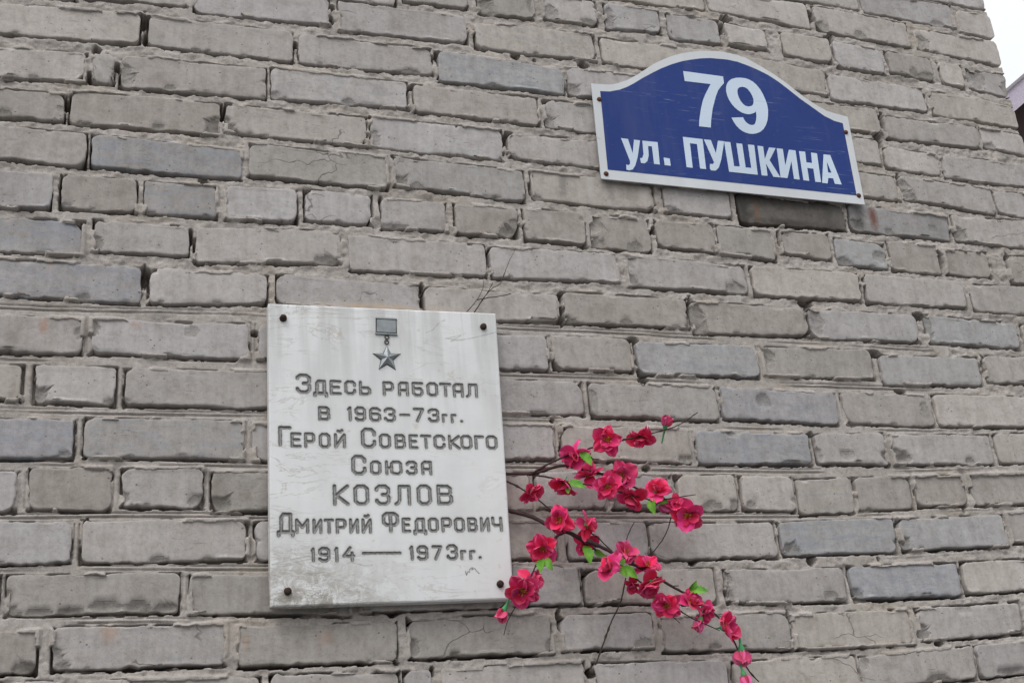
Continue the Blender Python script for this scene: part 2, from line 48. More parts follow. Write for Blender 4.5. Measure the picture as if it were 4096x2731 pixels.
ROWS={-3:[[1798,2058,1895,1895,1830,1839]],-2:[[1433,1657,1823,1839,1775,1777],[1669,1924,1828,1827,1761,1768],[1936,2052,1815,1812,1744,1752]],-1:[[975,1241,1764,1777,1708,1702],[1250,1508,1767,1769,1697,1711],[1526,1777,1765,1751,1683,1697],[1797,2047,1741,1733,1664,1684]],0:[[539,676,1690,1693,1625,1623],[699,822,1687,1691,1621,1618],[845,968,1684,1687,1627,1625],[990,1118,1687,1686,1627,1623],[1140,1266,1683,1683,1618,1617],[1282,1383,1680,1674,1617,1620],[1424,1549,1675,1674,1606,1612],[1559,1687,1670,1661,1595,1599],[1703,1820,1663,1654,1594,1601],[1843,1909,1650,1650,1584,1590],[1926,2040,1641,1638,1571,1586]],1:[[-313,-91,1572,1584,1525,1512],[-80,110,1583,1595,1542,1534],[124,384,1591,1601,1541,1532],[404,670,1602,1606,1536,1531],[687,953,1592,1601,1532,1528],[970,1225,1595,1596,1529,1531],[1244,1515,1595,1581,1516,1526],[1527,1780,1577,1566,1504,1506],[1797,2036,1563,1550,1488,1499]],2:[[-224,25,1497,1511,1443,1433],[41,310,1508,1511,1442,1444],[323,591,1510,1511,1449,1442],[604,872,1507,1498,1437,1437],[882,1146,1504,1505,1436,1438],[1164,1397,1501,1494,1427,1431],[1415,1639,1491,1495,1429,1426],[1652,1908,1477,1476,1418,1418],[1918,2032,1475,1470,1409,1423]],3:[[-298,-62,1399,1411,1346,1334],[-59,-15,1411,1413,1349,1349],[-8,258,1414,1417,1352,1344],[270,535,1422,1423,1362,1355],[548,809,1420,1422,1355,1358],[823,1086,1419,1423,1351,1354],[1104,1364,1419,1419,1354,1351],[1383,1621,1421,1408,1345,1353],[1634,1773,1395,1387,1332,1339],[1785,2027,1388,1388,1324,1328]],4:[[-325,-98,1314,1315,1259,1254],[-88,175,1324,1330,1261,1257],[184,449,1332,1331,1267,1270],[459,724,1335,1333,1264,1268],[736,992,1331,1332,1266,1273],[1009,1270,1329,1329,1262,1265],[1288,1416,1326,1325,1262,1261],[1432,1650,1323,1318,1253,1262],[1652,1902,1319,1308,1242,1261],[1908,2148,1305,1305,1236,1249]],5:[[-290,-58,1236,1238,1171,1173],[-48,216,1237,1231,1172,1173],[221,486,1250,1246,1177,1180],[499,762,1250,1241,1174,1186],[779,1043,1246,1238,1177,1182],[1066,1217,1240,1236,1176,1179],[1235,1492,1238,1232,1170,1165],[1506,1761,1236,1225,1164,1172],[1774,2008,1231,1233,1159,1168]],6:[[-233,-111,1151,1148,1082,1075],[-95,30,1150,1152,1087,1084],[46,169,1152,1153,1089,1088],[186,313,1154,1159,1091,1088],[328,454,1160,1161,1096,1097],[472,598,1153,1156,1095,1093],[616,742,1156,1155,1093,1092],[755,881,1159,1157,1086,1089],[895,1022,1160,1156,1083,1086],[1039,1166,1157,1156,1092,1097],[1177,1304,1156,1151,1084,1091],[1323,1440,1154,1156,1095,1102],[1456,1577,1148,1142,1084,1088],[1587,1712,1150,1149,1079,1080],[1728,1846,1139,1142,1080,1082],[1897,2024,1139,1143,1073,1070]],7:[[-284,-54,1060,1061,997,994],[-37,123,1066,1067,1009,1007],[131,392,1065,1079,1013,996],[407,668,1071,1069,1005,1000],[680,941,1066,1072,1011,1003],[961,1224,1070,1065,1002,1003],[1240,1494,1066,1066,1002,1000],[1506,1757,1065,1062,1001,1001],[1774,2035,1060,1059,995,996]],8:[[-193,44,981,980,911,916],[57,258,977,979,923,914],[276,534,983,977,919,926],[546,807,974,973,916,914],[819,1080,982,981,920,917],[1090,1355,976,977,914,911],[1356,1617,976,978,914,913],[1639,1876,979,972,911,915],[1888,2111,970,967,903,907]],9:[[-269,-47,881,877,815,814],[-34,226,879,883,817,818],[242,512,882,886,823,819],[523,780,885,886,818,819],[784,947,889,889,823,822],[959,1218,883,886,821,817],[1232,1487,886,890,826,826],[1506,1750,880,885,822,816],[1765,2017,890,894,827,830]],10:[[-252,-135,791,792,730,732],[-116,9,792,793,727,729],[25,289,791,796,729,728],[302,530,795,797,733,729],[549,838,795,797,734,731],[854,1115,796,796,728,729],[1127,1380,796,790,726,732],[1399,1606,792,793,729,729],[1617,1919,796,799,732,729]],11:[[-271,-51,697,699,634,633],[-34,217,704,703,638,637],[235,477,699,703,637,636],[491,772,706,709,646,638],[788,1043,710,709,644,644],[1059,1303,705,704,642,641],[1317,1476,704,710,644,644],[1491,1730,706,711,650,646],[1745,1996,714,721,658,652]],12:[[-227,-131,611,612,548,548],[-113,9,617,620,550,551],[26,152,618,621,555,557],[168,295,614,617,547,548],[312,438,617,617,549,547],[453,582,617,618,551,549],[600,716,618,619,553,551],[730,859,619,618,556,555],[872,994,617,616,551,554],[1006,1130,617,619,552,550],[1135,1252,617,615,551,553],[1254,1378,612,616,548,544],[1389,1517,617,620,556,551],[1525,1641,621,623,562,559],[1659,1803,625,630,565,562]],13:[[-255,-47,531,531,468,463],[-31,224,534,533,468,467],[237,467,531,529,465,467],[480,756,531,529,465,465],[781,931,529,527,462,463],[941,1195,526,529,463,460],[1206,1457,527,534,469,465],[1469,1715,535,542,479,472],[1729,1941,546,554,491,484]],14:[[-341,-143,450,448,387,388],[-136,118,448,448,387,388],[135,389,444,442,375,384],[407,654,443,449,383,380],[673,793,453,447,384,386],[802,1055,443,442,381,384],[1075,1325,439,439,376,380],[1339,1583,442,446,383,379],[1593,1846,447,457,393,386]],15:[[-215,-86,366,364,302,304],[-64,191,368,367,303,304],[210,463,362,361,299,299],[483,733,368,369,303,302],[752,919,366,364,306,307],[935,1191,357,360,294,298],[1201,1450,354,360,295,294],[1468,1708,359,369,306,301],[1727,1948,369,378,314,308]],16:[[-250,-42,291,288,229,234],[-18,243,287,283,224,228],[261,464,285,283,222,225],[474,518,282,282,223,223],[536,786,284,286,225,226],[804,1053,284,277,218,224],[1066,1317,276,278,217,215],[1327,1575,275,287,227,219],[1585,1827,286,297,237,228]]}
CHIPS=[(0.1772, 1.264, 0.0313, 0.0388, 14), (0.0637, 1.2649, 0.0134, 0.0095, 5), (-0.1033, 1.2832, 0.0075, 0.008, 3), (-0.1989, 1.2612, 0.0165, 0.0118, 5), (-0.1518, 1.3446, 0.0095, 0.0054, 4), (-0.0019, 1.3614, 0.0201, 0.0363, 8), (0.0818, 1.3526, 0.0102, 0.0062, 4), (0.4158, 1.3599, 0.0138, 0.0117, 5), (0.5444, 1.4448, 0.0211, 0.0123, 7), (0.2738, 1.3569, 0.012, 0.0144, 5), (0.51, 1.1903, 0.015, 0.0169, 7), (0.5435, 1.1851, 0.0139, 0.0099, 5), (0.4641, 1.2788, 0.0113, 0.026, 6), (0.7172, 1.4366, 0.0165, 0.0069, 5), (0.7133, 1.6331, 0.0227, 0.0199, 6), (0.8225, 1.6501, 0.0146, 0.0237, 4), (0.8289, 1.3642, 0.014, 0.0217, 6), (0.7543, 1.5198, 0.0169, 0.0097, 5), (0.8878, 1.4458, 0.0202, 0.0192, 6), (0.9953, 1.6466, 0.0122, 0.0311, 6), (0.9483, 1.626, 0.0211, 0.0119, 6), (0.8619, 1.6396, 0.0177, 0.0237, 5), (0.7408, 1.2647, 0.0298, 0.0119, 6), (1.6406, 1.6933, 0.018, 0.0169, 6), (1.9375, 1.6215, 0.0344, 0.0419, 8), (1.9272, 1.4108, 0.0334, 0.025, 8), (1.9706, 1.386, 0.0224, 0.0214, 4), (1.8008, 1.5964, 0.0332, 0.0167, 6), (1.766, 1.599, 0.0146, 0.0222, 6), (1.5354, 1.6996, 0.0246, 0.0223, 7), (1.8757, 1.7649, 0.023, 0.0118, 5), (2.0479, 1.5919, 0.0351, 0.0305, 5), (1.8158, 1.7003, 0.0225, 0.0269, 7), (0.3697, 1.0088, 0.0305, 0.0182, 10), (0.5456, 1.0855, 0.035, 0.0109, 6), (0.7352, 1.109, 0.0237, 0.0226, 5), (0.492, 1.0947, 0.032, 0.0081, 5), (0.2752, 0.9793, 0.0136, 0.0152, 5), (-0.0488, 0.9124, 0.0122, 0.0142, 6), (0.1291, 0.8652, 0.0127, 0.0119, 2), (0.0535, 1.0818, 0.0151, 0.0115, 5), (-0.0884, 1.0847, 0.0103, 0.0125, 5), (-0.0519, 0.8515, 0.006, 0.0139, 4), (-0.031, 1.0149, 0.0104, 0.0222, 6), (-0.0282, 0.862, 0.0081, 0.014, 5), (1.098, 0.9196, 0.0254, 0.0474, 12), (0.9437, 0.9198, 0.0149, 0.0136, 5), (0.7786, 1.1807, 0.0216, 0.0145, 7), (1.0771, 1.1779, 0.0233, 0.0151, 6), (0.9043, 1.1427, 0.0166, 0.0263, 7), (0.9038, 1.0913, 0.0165, 0.0172, 7), (0.9855, 1.0861, 0.0168, 0.0173, 6), (0.7188, 1.0993, 0.0183, 0.0197, 7), (0.9714, 1.0623, 0.0139, 0.0201, 6), (1.1977, 1.0093, 0.0264, 0.0145, 6), (0.9648, 1.0114, 0.0165, 0.0169, 7), (0.8259, 0.9163, 0.0183, 0.0134, 8), (1.2398, 0.8713, 0.0116, 0.0223, 5), (1.7169, 1.1914, 0.0137, 0.0081, 3), (1.5185, 1.1816, 0.0195, 0.0191, 6), (1.6002, 1.1726, 0.0133, 0.0096, 4), (1.6623, 1.2963, 0.0171, 0.0167, 6), (1.668, 1.2643, 0.0239, 0.0232, 8), (1.7806, 1.1774, 0.0243, 0.0262, 9), (1.467, 1.0888, 0.0222, 0.0153, 7), (1.2453, 0.8606, 0.0174, 0.0222, 6), (1.637, 0.9501, 0.0195, 0.0361, 9), (1.3705, 0.9478, 0.0152, 0.032, 8), (1.5634, 1.1109, 0.0196, 0.0156, 5), (-0.1147, 0.7294, 0.0231, 0.0285, 14), (0.0016, 0.7285, 0.0119, 0.01, 6), (-0.0626, 0.64, 0.0096, 0.0075, 5), (0.0274, 0.569, 0.0117, 0.0105, 7), (0.1422, 0.5652, 0.0141, 0.0118, 7), (0.1787, 0.5568, 0.0183, 0.0172, 10), (-0.0133, 0.6173, 0.0136, 0.0064, 3), (0.8719, 0.5608, 0.015, 0.0119, 7), (0.7464, 0.7308, 0.0224, 0.0062, 5), (0.8569, 0.7539, 0.0103, 0.028, 5), (1.0708, 0.5565, 0.0237, 0.0122, 8), (1.1211, 0.5566, 0.0134, 0.0147, 6), (0.9905, 0.6122, 0.0156, 0.0148, 7), (1.1408, 0.7051, 0.0165, 0.0117, 5), (1.0349, 0.6473, 0.0186, 0.01, 7), (1.4904, 0.6619, 0.033, 0.0161, 9), (1.5131, 0.6569, 0.0211, 0.0094, 8), (1.5865, 0.7589, 0.0124, 0.0196, 4), (1.1526, 0.5591, 0.0121, 0.0086, 5), (1.3821, 0.6628, 0.0175, 0.0105, 5), (1.2147, 0.7698, 0.017, 0.0161, 6), (1.6709, 0.6538, 0.0125, 0.0082, 8), (1.3153, 0.6592, 0.0114, 0.0183, 8), (-0.1271, 0.3941, 0.0107, 0.0096, 8), (-0.0874, 0.3902, 0.0218, 0.0067, 7), (-0.0402, 0.391, 0.0221, 0.0078, 8), (0.0077, 0.3957, 0.0225, 0.0108, 9), (0.0565, 0.3946, 0.0228, 0.0119, 9), (0.0985, 0.3916, 0.0212, 0.0089, 8), (-0.132, 0.4133, 0.0072, 0.0135, 5), (-0.0585, 0.3258, 0.009, 0.0151, 6), (-0.0503, 0.3086, 0.0126, 0.0075, 6), (-0.1, 0.3068, 0.0213, 0.0112, 9), (0.0869, 0.4692, 0.0175, 0.0061, 6), (0.4884, 0.3191, 0.0128, 0.0164, 8), (0.5609, 0.3043, 0.0098, 0.0062, 7), (0.7296, 0.3134, 0.0115, 0.0128, 5), (0.9059, 0.3098, 0.0266, 0.012, 5), (1.0376, 0.3011, 0.015, 0.0066, 5), (0.9981, 0.5225, 0.0077, 0.0048, 3), (1.0744, 0.3928, 0.0128, 0.03, 8), (1.29, 0.3861, 0.0163, 0.0106, 5), (1.3452, 0.3874, 0.0138, 0.0143, 8), (1.4727, 0.3105, 0.0169, 0.0213, 10), (1.5771, 0.3582, 0.0204, 0.0109, 4), (1.4882, 0.2257, 0.0307, 0.0126, 9), (1.6548, 0.2355, 0.038, 0.0106, 9), (1.2232, 0.4732, 0.019, 0.0145, 9), (1.4689, 0.4835, 0.0174, 0.0201, 9), (1.0797, 0.4252, 0.0103, 0.014, 7), (1.3322, 0.2662, 0.0135, 0.0137, 6)]
# ---------------------------------------------------------------- helpers
def lin(r,g,b):
    f=lambda c:(c/255/12.92 if c/255<=.04045 else ((c/255+.055)/1.055)**2.4)
    return (f(r),f(g),f(b),1)
class NT:
    def __init__(s,name):
        s.m=bpy.data.materials.new(name); s.m.use_nodes=True; s.t=s.m.node_tree
        s.b=s.t.nodes['Principled BSDF']; s.out=s.t.nodes['Material Output']; s.b.inputs['Specular IOR Level'].default_value=.3
    def n(s,ty,**k):
        q=s.t.nodes.new(ty)
        for a,v in k.items():
            if a.startswith('i_'): q.inputs[a[2:].replace('_',' ')].default_value=v
            else: setattr(q,a,v)
        return q
    def l(s,a,b): s.t.links.new(a,b)
    def pos(s,scale=(1,1,1)):
        g=s.n('ShaderNodeNewGeometry'); mp=s.n('ShaderNodeMapping'); mp.inputs['Scale'].default_value=scale
        s.l(g.outputs['Position'],mp.inputs[0]); return mp.outputs[0]
    def noise(s,sc,vec=None,detail=4,rough=.55,dist=0):
        q=s.n('ShaderNodeTexNoise'); q.inputs['Scale'].default_value=sc; q.inputs['Detail'].default_value=detail
        q.inputs['Roughness'].default_value=rough; q.inputs['Distortion'].default_value=dist
        if vec is not None: s.l(vec,q.inputs['Vector'])
        return q.outputs['Fac']
    def ramp(s,v,stops,interp='LINEAR'):
        q=s.n('ShaderNodeValToRGB'); s.l(v,q.inputs[0]); e=q.color_ramp.elements; q.color_ramp.interpolation=interp
        while len(e)<len(stops): e.new(.5)
        for a,(p,c) in zip(e,stops): a.position=p; a.color=c if len(c)==4 else (*c,1)
        return q.outputs[0]
    def math(s,op,a,b=None,c=None):
        q=s.n('ShaderNodeMath',operation=op)
        for i,v in enumerate((a,b,c)):
            if v is None: continue
            if hasattr(v,'links'): s.l(v,q.inputs[i])
            else: q.inputs[i].default_value=v
        return q.outputs[0]
    def mix(s,f,a,b,mode='MIX'):
        q=s.n('ShaderNodeMix',data_type='RGBA',blend_type=mode)
        for i,v in ((0,f),(6,a),(7,b)):
            if hasattr(v,'links'): s.l(v,q.inputs[i])
            else: q.inputs[i].default_value=v
        return q.outputs[2]
    def bump(s,h,strength,dist,nrm=None):
        q=s.n('ShaderNodeBump'); q.inputs['Strength'].default_value=strength; q.inputs['Distance'].default_value=dist
        s.l(h,q.inputs['Height'])
        if nrm is not None: s.l(nrm,q.inputs['Normal'])
        return q.outputs[0]
    def fin(s,col=None,rough=None,nrm=None):
        for k,v in (('Base Color',col),('Roughness',rough)):
            if v is None: continue
            if hasattr(v,'links'): s.l(v,s.b.inputs[k])
            else: s.b.inputs[k].default_value=v
        if nrm is not None: s.l(nrm,s.b.inputs['Normal'])
        return s.m
def gray(v): return (v,v,v,1)
def simple(name,c,r=.6,metal=0):
    q=NT(name); q.b.inputs['Metallic'].default_value=metal
    n=q.noise(60,q.pos(),3); n2=q.noise(400,q.pos(),3)
    col=q.mix(1.0,c,q.ramp(n,[(.3,gray(.82)),(.7,gray(1.12))]),'MULTIPLY')
    return q.fin(col,r,q.bump(n2,.15,.0006))
def mesh(name,v,f,mat,parent=None,smooth=False,uvattr=None):
    me=bpy.data.meshes.new(name); me.from_pydata([tuple(p) for p in v],[],[tuple(q) for q in f]); me.update()
    return link(name,me,mat,parent,smooth)
def link(name,me,mat,parent=None,smooth=False):
    if smooth: me.polygons.foreach_set('use_smooth',[True]*len(me.polygons))
    for m in (mat if isinstance(mat,(list,tuple)) else [mat]):
        if m is not None: me.materials.append(m)
    o=bpy.data.objects.new(name,me); C.objects.link(o)
    if parent is not None:
        o.parent=parent
        if parent.type=='EMPTY': o.matrix_parent_inverse=Matrix.Translation(-parent.location)
    return o
def empty(name,loc,label,cat,group=None):
    o=bpy.data.objects.new(name,None); C.objects.link(o); o.location=loc; o.empty_display_size=.05; tag(o,label,cat,group); return o
def tag(o,label,cat,group=None):
    o['label']=label; o['category']=cat
    if group: o['group']=group
def grid_mesh(name,co,faces,attrs=None):
    me=bpy.data.meshes.new(name); n=len(co); m=len(faces)
    me.vertices.add(n); me.vertices.foreach_set('co',co.astype(np.float32).ravel())
    me.loops.add(m*4); me.loops.foreach_set('vertex_index',faces.astype(np.int32).ravel())
    me.polygons.add(m); me.polygons.foreach_set('loop_start',np.arange(0,m*4,4,dtype=np.int32))
    for k,v in (attrs or {}).items():
        a=me.attributes.new(k,'FLOAT','POINT'); a.data.foreach_set('value',v.astype(np.float32).ravel())
    me.update(calc_edges=True); me.validate(); return me
def compact(co,faces,attrs):
    u,inv=np.unique(faces.ravel(),return_inverse=True)
    return co[u],inv.reshape(faces.shape),{k:v[u] for k,v in attrs.items()}
_T=RS.rand(256,256)
def vn(x,z,s,seed=0):
    X=np.asarray(x)/s+seed*17.31+500; Z=np.asarray(z)/s+seed*9.77+500
    i=np.floor(X).astype(int); j=np.floor(Z).astype(int); a=X-i; b=Z-j; a=a*a*(3-2*a); b=b*b*(3-2*b)
    i0=i%256;i1=(i+1)%256;j0=j%256;j1=(j+1)%256
    return (_T[i0,j0]*(1-a)+_T[i1,j0]*a)*(1-b)+(_T[i0,j1]*(1-a)+_T[i1,j1]*a)*b
def fbm(x,z,s,seed=0,o=3):
    r=0;a=1;t=0
    for k in range(o): r=r+a*vn(x,z,s/2**k,seed+k*3); t+=a; a*=.5
    return r/t
def sm(a,b,x): 
    t=np.clip((x-a)/(b-a),0,1); return t*t*(3-2*t)
# ---------------------------------------------------------------- materials
def brick_material():
    q=NT('sand_lime_brick'); oi=q.n('ShaderNodeObjectInfo'); p=q.pos()
    big=q.noise(9,p,4,.6); mid=q.noise(38,p,5,.65,.4); fine=q.noise(420,p,4,.7)
    at=q.n('ShaderNodeAttribute',attribute_name='chip')
    col=q.mix(1.0,oi.outputs['Color'],q.ramp(big,[(.25,(.88,.87,.86,1)),(.5,gray(1.0)),(.75,(1.08,1.08,1.09,1))]),'MULTIPLY')
    col=q.mix(1.0,col,q.ramp(mid,[(.28,(.80,.785,.765,1)),(.5,gray(1.0)),(.72,gray(1.10))]),'MULTIPLY')
    # bluish smear drawn out sideways and upright, only on bricks whose colour alpha asks for it
    sv=q.noise(1,q.pos((22,22,90)),4,.6,.6); sh=q.noise(1,q.pos((150,150,26)),3,.6)
    k=q.math('MULTIPLY',q.ramp(sv,[(.48,gray(0)),(.60,gray(1))]),q.ramp(sh,[(.3,gray(.45)),(.6,gray(1))]))
    k=q.math('MULTIPLY',k,q.math('SUBTRACT',1.0,oi.outputs['Alpha'])); 
    col=q.mix(q.math('MULTIPLY',k,.85),col,lin(146,149,155))
    # upright rain streaks
    st=q.noise(1,q.pos((70,70,5)),3,.6); col=q.mix(.5,col,q.mix(1.0,col,q.ramp(st,[(.35,(.84,.83,.81,1)),(.55,gray(1)),(.72,gray(1.1))]),'MULTIPLY'))
    # grain specks
    sp=q.ramp(fine,[(.30,gray(.6)),(.42,gray(1)),(.62,gray(1)),(.72,gray(1.15))]); col=q.mix(.85,col,sp,'MULTIPLY'); sand=q.noise(130,p,3,.7); col=q.mix(1.0,col,q.ramp(sand,[(.3,gray(.88)),(.5,gray(1)),(.7,gray(1.07))]),'MULTIPLY')
    # small pits and scuffs
    vo=q.n('ShaderNodeTexVoronoi'); vo.inputs['Scale'].default_value=80; q.l(p,vo.inputs['Vector'])
    pit=q.math('MULTIPLY',q.ramp(vo.outputs['Distance'],[(.06,gray(1)),(.16,gray(0))]),q.ramp(q.noise(22,p,3),[(.48,gray(0)),(.58,gray(1))]))
    col=q.mix(q.math('MULTIPLY',pit,.75),col,(.10,.095,.085,1))
    scr=q.noise(1,q.pos((55,55,330)),4,.7,1.2); scm=q.math('MULTIPLY',q.ramp(scr,[(.60,gray(0)),(.66,gray(1))]),q.ramp(q.noise(7,p,3),[(.5,gray(0)),(.6,gray(1))]))
    col=q.mix(q.math('MULTIPLY',scm,.45),col,(.22,.21,.19,1))
    # hairline cracks
    cv=q.n('ShaderNodeTexVoronoi',feature='DISTANCE_TO_EDGE'); cv.inputs['Scale'].default_value=1.0
    mx=q.n('ShaderNodeVectorMath',operation='ADD'); q.l(q.pos((6,6,14)),mx.inputs[0]); nn=q.n('ShaderNodeTexNoise'); nn.inputs['Scale'].default_value=30; q.l(p,nn.inputs['Vector'])
    sc=q.n('ShaderNodeVectorMath',operation='SCALE'); sc.inputs[3].default_value=.35; q.l(nn.outputs['Color'],sc.inputs[0]); q.l(sc.outputs[0],mx.inputs[1]); q.l(mx.outputs[0],cv.inputs['Vector'])
    crk=q.math('MULTIPLY',q.ramp(cv.outputs['Distance'],[(.004,gray(1)),(.012,gray(0))]),q.ramp(q.noise(4.3,p,2),[(.63,gray(0)),(.66,gray(1))]))
    col=q.mix(q.math('MULTIPLY',crk,.6),col,(.09,.085,.08,1))
    # the arris and the chips: dirt held by broken faces
    chipm=q.ramp(q.math('ADD',at.outputs['Fac'],q.math('MULTIPLY',q.math('SUBTRACT',mid,.5),.5)),[(.40,gray(0)),(.52,gray(1))])
    rough_face=q.math('MULTIPLY',chipm,q.ramp(q.noise(160,p,4,.7),[(.3,gray(.35)),(.6,gray(1))]))
    col=q.mix(q.math('MULTIPLY',rough_face,.5),col,(.22,.21,.19,1))
    # rust runs and soot: stains of their own, at fixed places on this wall
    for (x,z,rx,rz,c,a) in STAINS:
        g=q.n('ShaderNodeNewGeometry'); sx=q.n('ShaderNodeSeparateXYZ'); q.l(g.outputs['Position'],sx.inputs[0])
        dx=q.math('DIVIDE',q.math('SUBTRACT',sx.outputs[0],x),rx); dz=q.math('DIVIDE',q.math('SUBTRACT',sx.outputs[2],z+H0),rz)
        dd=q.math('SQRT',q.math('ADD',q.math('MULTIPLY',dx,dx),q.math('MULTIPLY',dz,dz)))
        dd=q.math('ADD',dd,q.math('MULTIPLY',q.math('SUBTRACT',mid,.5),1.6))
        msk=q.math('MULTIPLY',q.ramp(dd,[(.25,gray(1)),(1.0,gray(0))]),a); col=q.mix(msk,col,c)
    h=q.math('ADD',q.math('MULTIPLY',fine,.35),q.math('MULTIPLY',mid,.8)); h=q.math('ADD',h,q.math('MULTIPLY',pit,-.9)); h=q.math('ADD',h,q.math('MULTIPLY',scm,-.5)); h=q.math('ADD',h,q.math('MULTIPLY',crk,-.8))
    h=q.math('ADD',h,q.math('MULTIPLY',q.math('MULTIPLY',chipm,q.noise(230,p,5,.7)),2.2))
    return q.fin(col,.93,q.bump(h,.55,.0016))
def mortar_material():
    q=NT('cement_mortar'); p=q.pos(); a=q.noise(16,p,4,.6); b=q.noise(110,p,5,.7); c=q.noise(520,p,4,.7)
    col=q.ramp(a,[(.22,lin(150,144,138)),(.5,lin(168,161,155)),(.78,lin(183,177,172))])
    col=q.mix(1.0,col,q.ramp(b,[(.3,gray(.72)),(.5,gray(1.0)),(.75,gray(1.12))]),'MULTIPLY')
    col=q.mix(.8,col,q.ramp(c,[(.3,gray(.55)),(.45,gray(1.0)),(.72,gray(1.18))]),'MULTIPLY')
    at=q.n('ShaderNodeAttribute',attribute_name='deep'); col=q.mix(q.math('MULTIPLY',at.outputs['Fac'],0),col,(.06,.055,.045,1))
    ti=q.noise(6,p,3); col=q.mix(q.math('MULTIPLY',q.ramp(ti,[(.52,gray(0)),(.7,gray(1))]),.22),col,lin(160,146,122))
    h=q.math('ADD',q.math('MULTIPLY',b,1.0),q.math('MULTIPLY',c,.5))
    return q.fin(col,.97,q.bump(h,.55,.0024))
def marble_material():
    q=NT('weathered_white_marble'); p=q.pos(); at=q.n('ShaderNodeAttribute',attribute_name='groove')
    base=q.ramp(q.noise(7,p,5,.6,.5),[(.25,lin(204,204,202)),(.5,lin(218,219,219)),(.78,lin(228,229,229))])
    st=q.noise(1,q.pos((42,42,3.5)),4,.6,.2); g=q.n('ShaderNodeNewGeometry'); sx=q.n('ShaderNodeSeparateXYZ'); q.l(g.outputs['Position'],sx.inputs[0])
    up=q.math('MULTIPLY_ADD',sx.outputs[2],3.4,-(H0+.62)*3.4); up=q.math('MINIMUM',q.math('MAXIMUM',up,.15),1.0)
    base=q.mix(q.math('MULTIPLY',q.ramp(st,[(.42,gray(0)),(.62,gray(1))]),q.math('MULTIPLY',up,.45)),base,lin(160,160,157))
    # diagonal veins
    mp=q.n('ShaderNodeMapping'); mp.inputs['Rotation'].default_value=(0,math.radians(-16),0); mp.inputs['Scale'].default_value=(7,7,26); q.l(g.outputs['Position'],mp.inputs[0])
    v=q.noise(1,mp.outputs[0],6,.65,1.4); vein=q.ramp(v,[(.475,gray(0)),(.50,gray(1)),(.525,gray(0))]); reg=q.ramp(q.noise(5.5,p,3),[(.46,gray(0)),(.60,gray(1))])
    base=q.mix(q.math('MULTIPLY',q.math('MULTIPLY',vein,reg),.5),base,lin(158,150,140))
    # clouded vein field near the foot
    lo=q.math('MULTIPLY_ADD',sx.outputs[2],-9.0,(H0+.505)*9.0); lo=q.math('MINIMUM',q.math('MAXIMUM',lo,0.0),1.0)
    lx=q.math('MULTIPLY_ADD',sx.outputs[0],-6.0,.50*6.0); lx=q.math('MINIMUM',q.math('MAXIMUM',lx,0.0),1.0)
    cl=q.ramp(q.noise(34,p,6,.7,1.0),[(.40,gray(0)),(.55,gray(1))])
    base=q.mix(q.math('MULTIPLY',q.math('MULTIPLY',cl,q.math('MULTIPLY',lo,lx)),.95),base,lin(150,145,136))
    mp2=q.n('ShaderNodeMapping'); mp2.inputs['Rotation'].default_value=(0,math.radians(-9),0); mp2.inputs['Scale'].default_value=(16,16,60); q.l(g.outputs['Position'],mp2.inputs[0])
    v2=q.noise(1,mp2.outputs[0],5,.6,1.2); cr=q.ramp(v2,[(.485,gray(0)),(.5,gray(1)),(.515,gray(0))])
    base=q.mix(q.math('MULTIPLY',q.math('MULTIPLY',cr,q.math('MULTIPLY',lo,lx)),.9),base,lin(104,94,86))
    ye=q.ramp(q.noise(60,p,3),[(.66,gray(0)),(.72,gray(1))]); base=q.mix(q.math('MULTIPLY',ye,.4),base,lin(186,170,140))
    # grime that hangs round the cut letters
    base=q.mix(q.math('MULTIPLY',at.outputs['Fac'],q.ramp(q.noise(240,p,3),[(.3,gray(.75)),(.6,gray(1))])),base,lin(88,84,78))
    h=q.math('ADD',q.noise(45,p,4),q.math('MULTIPLY',q.noise(500,p,3),.3))
    return q.fin(base,.55,q.bump(h,.25,.0012))
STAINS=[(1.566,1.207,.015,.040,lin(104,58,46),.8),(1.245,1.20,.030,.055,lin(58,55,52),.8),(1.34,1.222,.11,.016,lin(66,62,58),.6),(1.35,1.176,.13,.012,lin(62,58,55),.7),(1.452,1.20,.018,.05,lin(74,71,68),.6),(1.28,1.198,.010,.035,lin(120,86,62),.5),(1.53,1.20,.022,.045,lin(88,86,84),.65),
 (.845,1.225,.012,.05,lin(118,115,110),.6),(.905,1.225,.010,.05,lin(184,182,178),.45),(.949,1.214,.012,.05,lin(132,128,122),.5),(.99,1.225,.018,.045,lin(138,132,124),.5),
 (-.108,.862,.009,.020,lin(168,106,66),.35),(.037,.872,.014,.008,lin(172,122,100),.35),(-.105,.976,.010,.014,lin(172,132,116),.35),(.017,.358,.018,.016,lin(180,146,124),.4),(.221,.336,.007,.018,lin(178,148,124),.35),(.345,.340,.016,.016,lin(172,144,126),.35),
 (.46,.925,.15,.014,lin(190,168,142),.6),(-.1,1.06,.05,.045,lin(140,145,158),.4)]
M_brick=brick_material(); M_mortar=mortar_material(); M_marble=marble_material()
